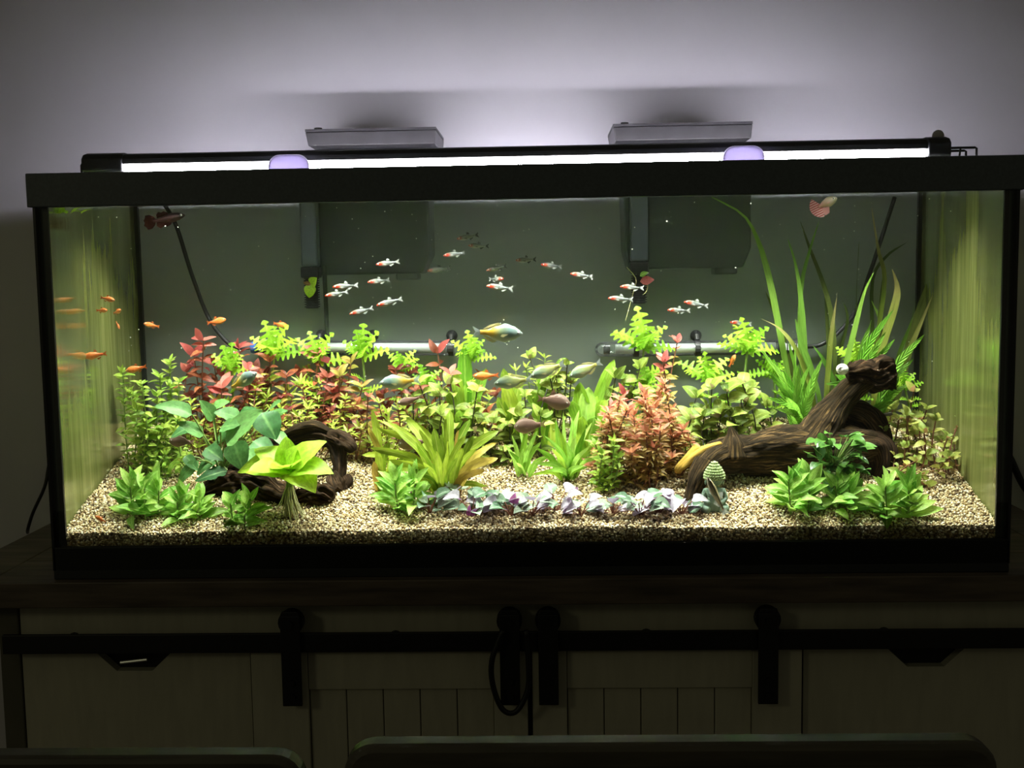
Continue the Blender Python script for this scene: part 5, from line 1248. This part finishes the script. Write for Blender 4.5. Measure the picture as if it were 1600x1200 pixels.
school('tetra_fish', S_TET, [
    (710, 397, 34, -1, -8, 10, .22, 'bright silver tetra swimming just below the two highest dim ones'),
    (606, 411, 37, -1, -7, 5, .20, 'bright silver red-headed tetra in front of the dark filter body'),
    (862, 415, 33, -1, 6, 20, .24, 'silver tetra between the dark dim one and the last of the upper row'),
    (909, 430, 36, -1, 8, 5, .20, 'bright silver red-headed tetra alone between the two filters'),
    (775, 436, 24, 1, 0, 45, .20, 'little silver tetra turned away with spread fins'),
    (781, 449, 42, -1, 7, 5, .19, 'large bright tetra with orange-red head under the little turned one'),
    (592, 439, 34, -1, -6, 15, .21, 'silver tetra just below the edge of the dark filter body'),
    (540, 447, 40, -1, -4, 8, .19, 'silver tetra above its pale twin next to the ribbed strainer'),
    (526, 459, 36, -1, -10, 10, .20, 'pale silver tetra closest to the ribbed strainer'),
    (609, 472, 42, -1, -14, 5, .18, 'silver tetra with black and white tail swimming above the lowest one'),
    (565, 486, 38, -1, -14, 8, .19, 'silver tetra swimming lowest of the school near the heater'),
    (988, 449, 38, -1, 4, 12, .20, 'silver tetra crossing in front of the strainer under the pink sprig'),
    (970, 467, 40, -1, 4, 5, .19, 'orange-headed tetra touching the pale dangling stem'),
    (1061, 485, 36, -1, 2, 5, .19, 'orange-red-headed tetra above the scarlet plant tips'),
    (1088, 475, 40, -1, 10, 12, .21, 'slim silver tetra trailing behind the one above the scarlet tips'),
    (1158, 505, 36, -1, 6, 15, .268, 'pale tetra half hidden by the tall lobed leaves'),
], 'fish', TG)

EMB = fishmat('orange_skin', [(0.0, (0.48, 0.08, 0.015)), (0.5, (0.66, 0.18, 0.03)), (1.0, (0.70, 0.20, 0.04))], belly=(0.74, 0.36, 0.10), dark=(0.55, 0.12, 0.02))
F_OR = finmat('orange_fin', (0.50, 0.10, 0.02), (0.75, 0.22, 0.05), .75)
S_EMB = species('ember_fish', [(a, b * 1.5, c * 1.55) for a, b, c in slim], .55, EMB, std(.16, .15), F_OR, (.39, .02, .036))
EG = 'small orange fish near the algae-streaked side'
school('orange_fish', S_EMB, [
    (168, 467, 25, 1, -12, 10, .13, 'small orange fish swimming highest of the orange group'),
    (159, 485, 21, 1, 0, 20, .14, 'small orange fish under the highest, facing the cord'),
    (183, 487, 18, 1, 14, 35, .15, 'small orange fish pointing slightly upward beside another of the group'),
    (184, 508, 13, 1, -60, 30, .13, 'small orange fish seen steeply nose down'),
    (237, 508, 22, -1, 14, 25, .22, 'small orange fish alone between the corner seam and the cord'),
    (149, 555, 36, -1, -8, 5, .12, 'long orange fish swimming low and closest to the algae-streaked side'),
    (213, 576, 33, -1, -12, 5, .15, 'orange fish at the tip of the fine-leaved yellow-green plant'),
    (338, 502, 32, 1, 10, 5, .24, 'orange fish crossing the slanting heater cord'),
    (438, 507, 25, 1, -10, 20, .25, 'orange fish hovering just above the lobed leaves'),
    (760, 587, 40, -1, -2, 0, .20, 'larger deep orange fish in front of the tall ruffled leaves'),
    (157, 811, 17, -1, 35, 30, .025, 'tiny rusty orange fish just above the gravel in the front corner'),
    (1144, 564, 18, 1, 60, 40, .23, 'small rusty orange fish between the lobed leaves and second heater'),
], 'fish', EG)

RNB = fishmat('blue_yellow_skin', [(0.0, (0.50, 0.28, 0.05)), (0.30, (0.55, 0.34, 0.03)), (0.48, (0.26, 0.33, 0.18)), (0.7, (0.14, 0.22, 0.22)), (1.0, (0.24, 0.28, 0.26))], belly=(0.36, 0.40, 0.36), rough=.22)
RNG = fishmat('pale_green_yellow_skin', [(0.0, (0.32, 0.30, 0.08)), (0.4, (0.30, 0.34, 0.12)), (0.8, (0.24, 0.34, 0.27)), (1.0, (0.24, 0.28, 0.20))], belly=(0.36, 0.42, 0.36), dark=(0.18, 0.21, 0.06), rough=.22)
F_GRY = finmat('grey_blue_fin', (0.35, 0.40, 0.42), (0.6, 0.64, 0.66), .6); F_YEL = finmat('yellow_edge_fin', (0.65, 0.52, 0.15), (0.75, 0.72, 0.5), .7)
rfins = [('tail_fin', fork), ('dorsal_fin', [(.08, .155), (.02, .20), (-.16, .15), (-.28, .07), (-.26, .05), (-.1, .12)]), ('anal_fin', [(.0, -.16), (-.08, -.20), (-.2, -.15), (-.29, -.07), (-.26, -.04), (-.1, -.13)])]
S_RNB = species('rainbow_fish', deep, .42, RNB, rfins, F_YEL, (.41, .015, .026), F_GRY); S_RNG = species('rainbow_fish', deep, .42, RNG, rfins, F_YEL, (.41, .015, .026), F_GRY)
BGp = 'larger silvery fish above the plants'
school('rainbow_fish', S_RNB, [
    (777, 520, 79, 1, -3, 0, .13, 'large blue-silver fish with yellow back half in the open water'),
    (378, 596, 58, 1, 28, 10, .13, 'blue-silver fish with yellow back swimming upward by the red stems'),
    (625, 596, 64, -1, -4, 5, .16, 'grey-blue fish with orange back among the dark red leaves'),
], 'fish', BGp)
school('rainbow_fish', S_RNG, [
    (802, 596, 60, -1, -6, 10, .14, 'pale turquoise fish next to the deep orange fish'),
    (856, 578, 58, -1, -20, 10, .15, 'mottled yellow-green fish in the middle of the silvery trio'),
    (915, 577, 56, -1, -24, 5, .16, 'pale yellow-green fish with its tail at the second heater end'),
], 'fish', BGp)
BRB = fishmat('dusky_pink_skin', [(0.0, (0.15, 0.075, 0.05)), (0.6, (0.19, 0.10, 0.075)), (1.0, (0.20, 0.13, 0.10))], belly=(0.25, 0.14, 0.10), dark=(0.12, 0.065, 0.04), rough=.4)
F_BR = finmat('dusky_fin', (0.22, 0.12, 0.08), (0.34, 0.20, 0.14), .7)
S_BRB = species('dusky_fish', [(a, b * 1.22, c * 1.22) for a, b, c in plump], .40, BRB, [('tail_fin', fork), ('dorsal_fin', [(.05, .22), (-.04, .36), (-.10, .28), (-.15, .16)]), ('anal_fin', [(.0, -.21), (-.06, -.33), (-.18, -.14)])], F_BR, (.40, .03, .03))
S_SLM = species('dusky_fish', [(a, b * 1.35, c * 1.35) for a, b, c in slim], .45, BRB, std(.14, .13), F_BR, (.40, .015, .026))
DG = 'dusky brown-pink fish among the plants'
school('dusky_fish', S_BRB, [
    (284, 690, 36, -1, 8, 20, .14, 'dusky brown fish in front of the blue-green broad leaves'),
    (645, 692, 46, -1, -5, 5, .12, 'dusky pink pointed-finned fish above the olive strap leaves'),
    (828, 665, 50, -1, -4, 5, .13, 'dusky brown fish over the grassy blades'),
    (865, 627, 52, 1, -10, 10, .14, 'dusky pinkish fish with raised dark fin, above the one over the grass'),
], 'fish', DG)
school('dusky_fish', S_SLM, [(641, 625, 42, -1, -14, 10, .15, 'slender dusky fish right under the grey-blue fish with orange back')], 'fish', DG)
ALE = fishmat('striped_skin', [(0, (0.5, 0.4, 0.25)), (1, (0.5, 0.4, 0.25))], vstops=[(0.0, (0.66, 0.58, 0.46)), (0.45, (0.62, 0.52, 0.36)), (0.52, (0.04, 0.03, 0.02)), (0.66, (0.05, 0.03, 0.02)), (0.72, (0.60, 0.48, 0.26)), (1.0, (0.30, 0.22, 0.12))])
S_ALE = species('algae_eater', [(a, b * .72, c * .8) for a, b, c in slim], .7, ALE, std(.08, .08), F_CLR, (.41, .012, .024))
school('algae_eater', S_ALE, [(1120, 776, 68, -1, 62, 20, .017, 'slender tan fish with a black side stripe, steeply tilted before the statue')], 'fish', None)

# two bettas with wide flowing fins
BET = fishmat('dark_red_skin', [(0.0, (0.05, 0.008, 0.006)), (1.0, (0.030, 0.010, 0.008))], rough=.6); F_BET = finmat('dark_red_fin', (0.04, 0.006, 0.005), (0.10, 0.018, 0.010), .92)
S_BET = species('betta_fish', [(a, b * 1.0, c * 1.0) for a, b, c in slim], .6, BET, [('tail_fin', [(-.24, .02), (-.30, .11), (-.40, .17), (-.50, .17), (-.53, .10), (-.57, .06), (-.55, 0), (-.58, -.07), (-.52, -.12), (-.50, -.18), (-.38, -.17), (-.30, -.10)]), ('dorsal_fin', [(.10, .09), (.06, .15), (-.02, .19), (-.09, .17), (-.16, .20), (-.22, .14), (-.22, .05)]), ('anal_fin', [(.16, -.09), (.10, -.16), (.0, -.19), (-.08, -.17), (-.18, -.20), (-.26, -.13), (-.24, -.03)])], F_BET, (.41, .02, .03))
school('betta_fish', S_BET, [(259, 342, 64, 1, 9, 5, .20, 'dark red betta hovering under the rim above the slanting cord')], 'fish', None)
BE2 = fishmat('pale_brown_skin', [(0.0, (0.35, 0.12, 0.10)), (0.6, (0.40, 0.30, 0.22)), (1.0, (0.45, 0.40, 0.28))]); F_BE2 = finmat('red_pink_fin', (0.42, 0.07, 0.07), (0.72, 0.45, 0.42), .92)
veil = [(-.20, .05)] + [(-.20 + .48 * math.cos(math.radians(a)), .48 * math.sin(math.radians(a))) for a in range(120, 265, 12)] + [(-.16, -.06)]
S_BE2 = species('betta_fish', plump, .6, BE2, [('tail_fin', veil), ('anal_fin', [(.1, -.14), (.0, -.42), (-.2, -.45), (-.26, -.1)])], F_BE2, (.38, .04, .05))
school('betta_fish', S_BE2, [(1290, 318, 34, 1, 24, 25, .20, 'pale betta with a fanned red tail just under the surface by the ribbon leaves')], 'fish', None)

# specks drifting in the water
mb = MB(); R2 = random.Random(4)
for k in range(170):
    c = Vector((R2.uniform(-.57, .57), R2.uniform(.03, .31), Z0 + R2.uniform(.24, .48))); r = R2.uniform(.0004, .0010)
    mb.add([c + Vector(v) * r for v in ((1, 0, 0), (-1, 0, 0), (0, 1, 0), (0, -1, 0), (0, 0, 1), (0, 0, -1))], [(4, 0, 2), (4, 2, 1), (4, 1, 3), (4, 3, 0), (5, 2, 0), (5, 1, 2), (5, 3, 1), (5, 0, 3)])
tag(mb.build('drifting_specks', plain('pale_speck', (0.7, 0.7, 0.62), .6)), 'tiny pale specks drifting in the open water', 'specks', kind='stuff')
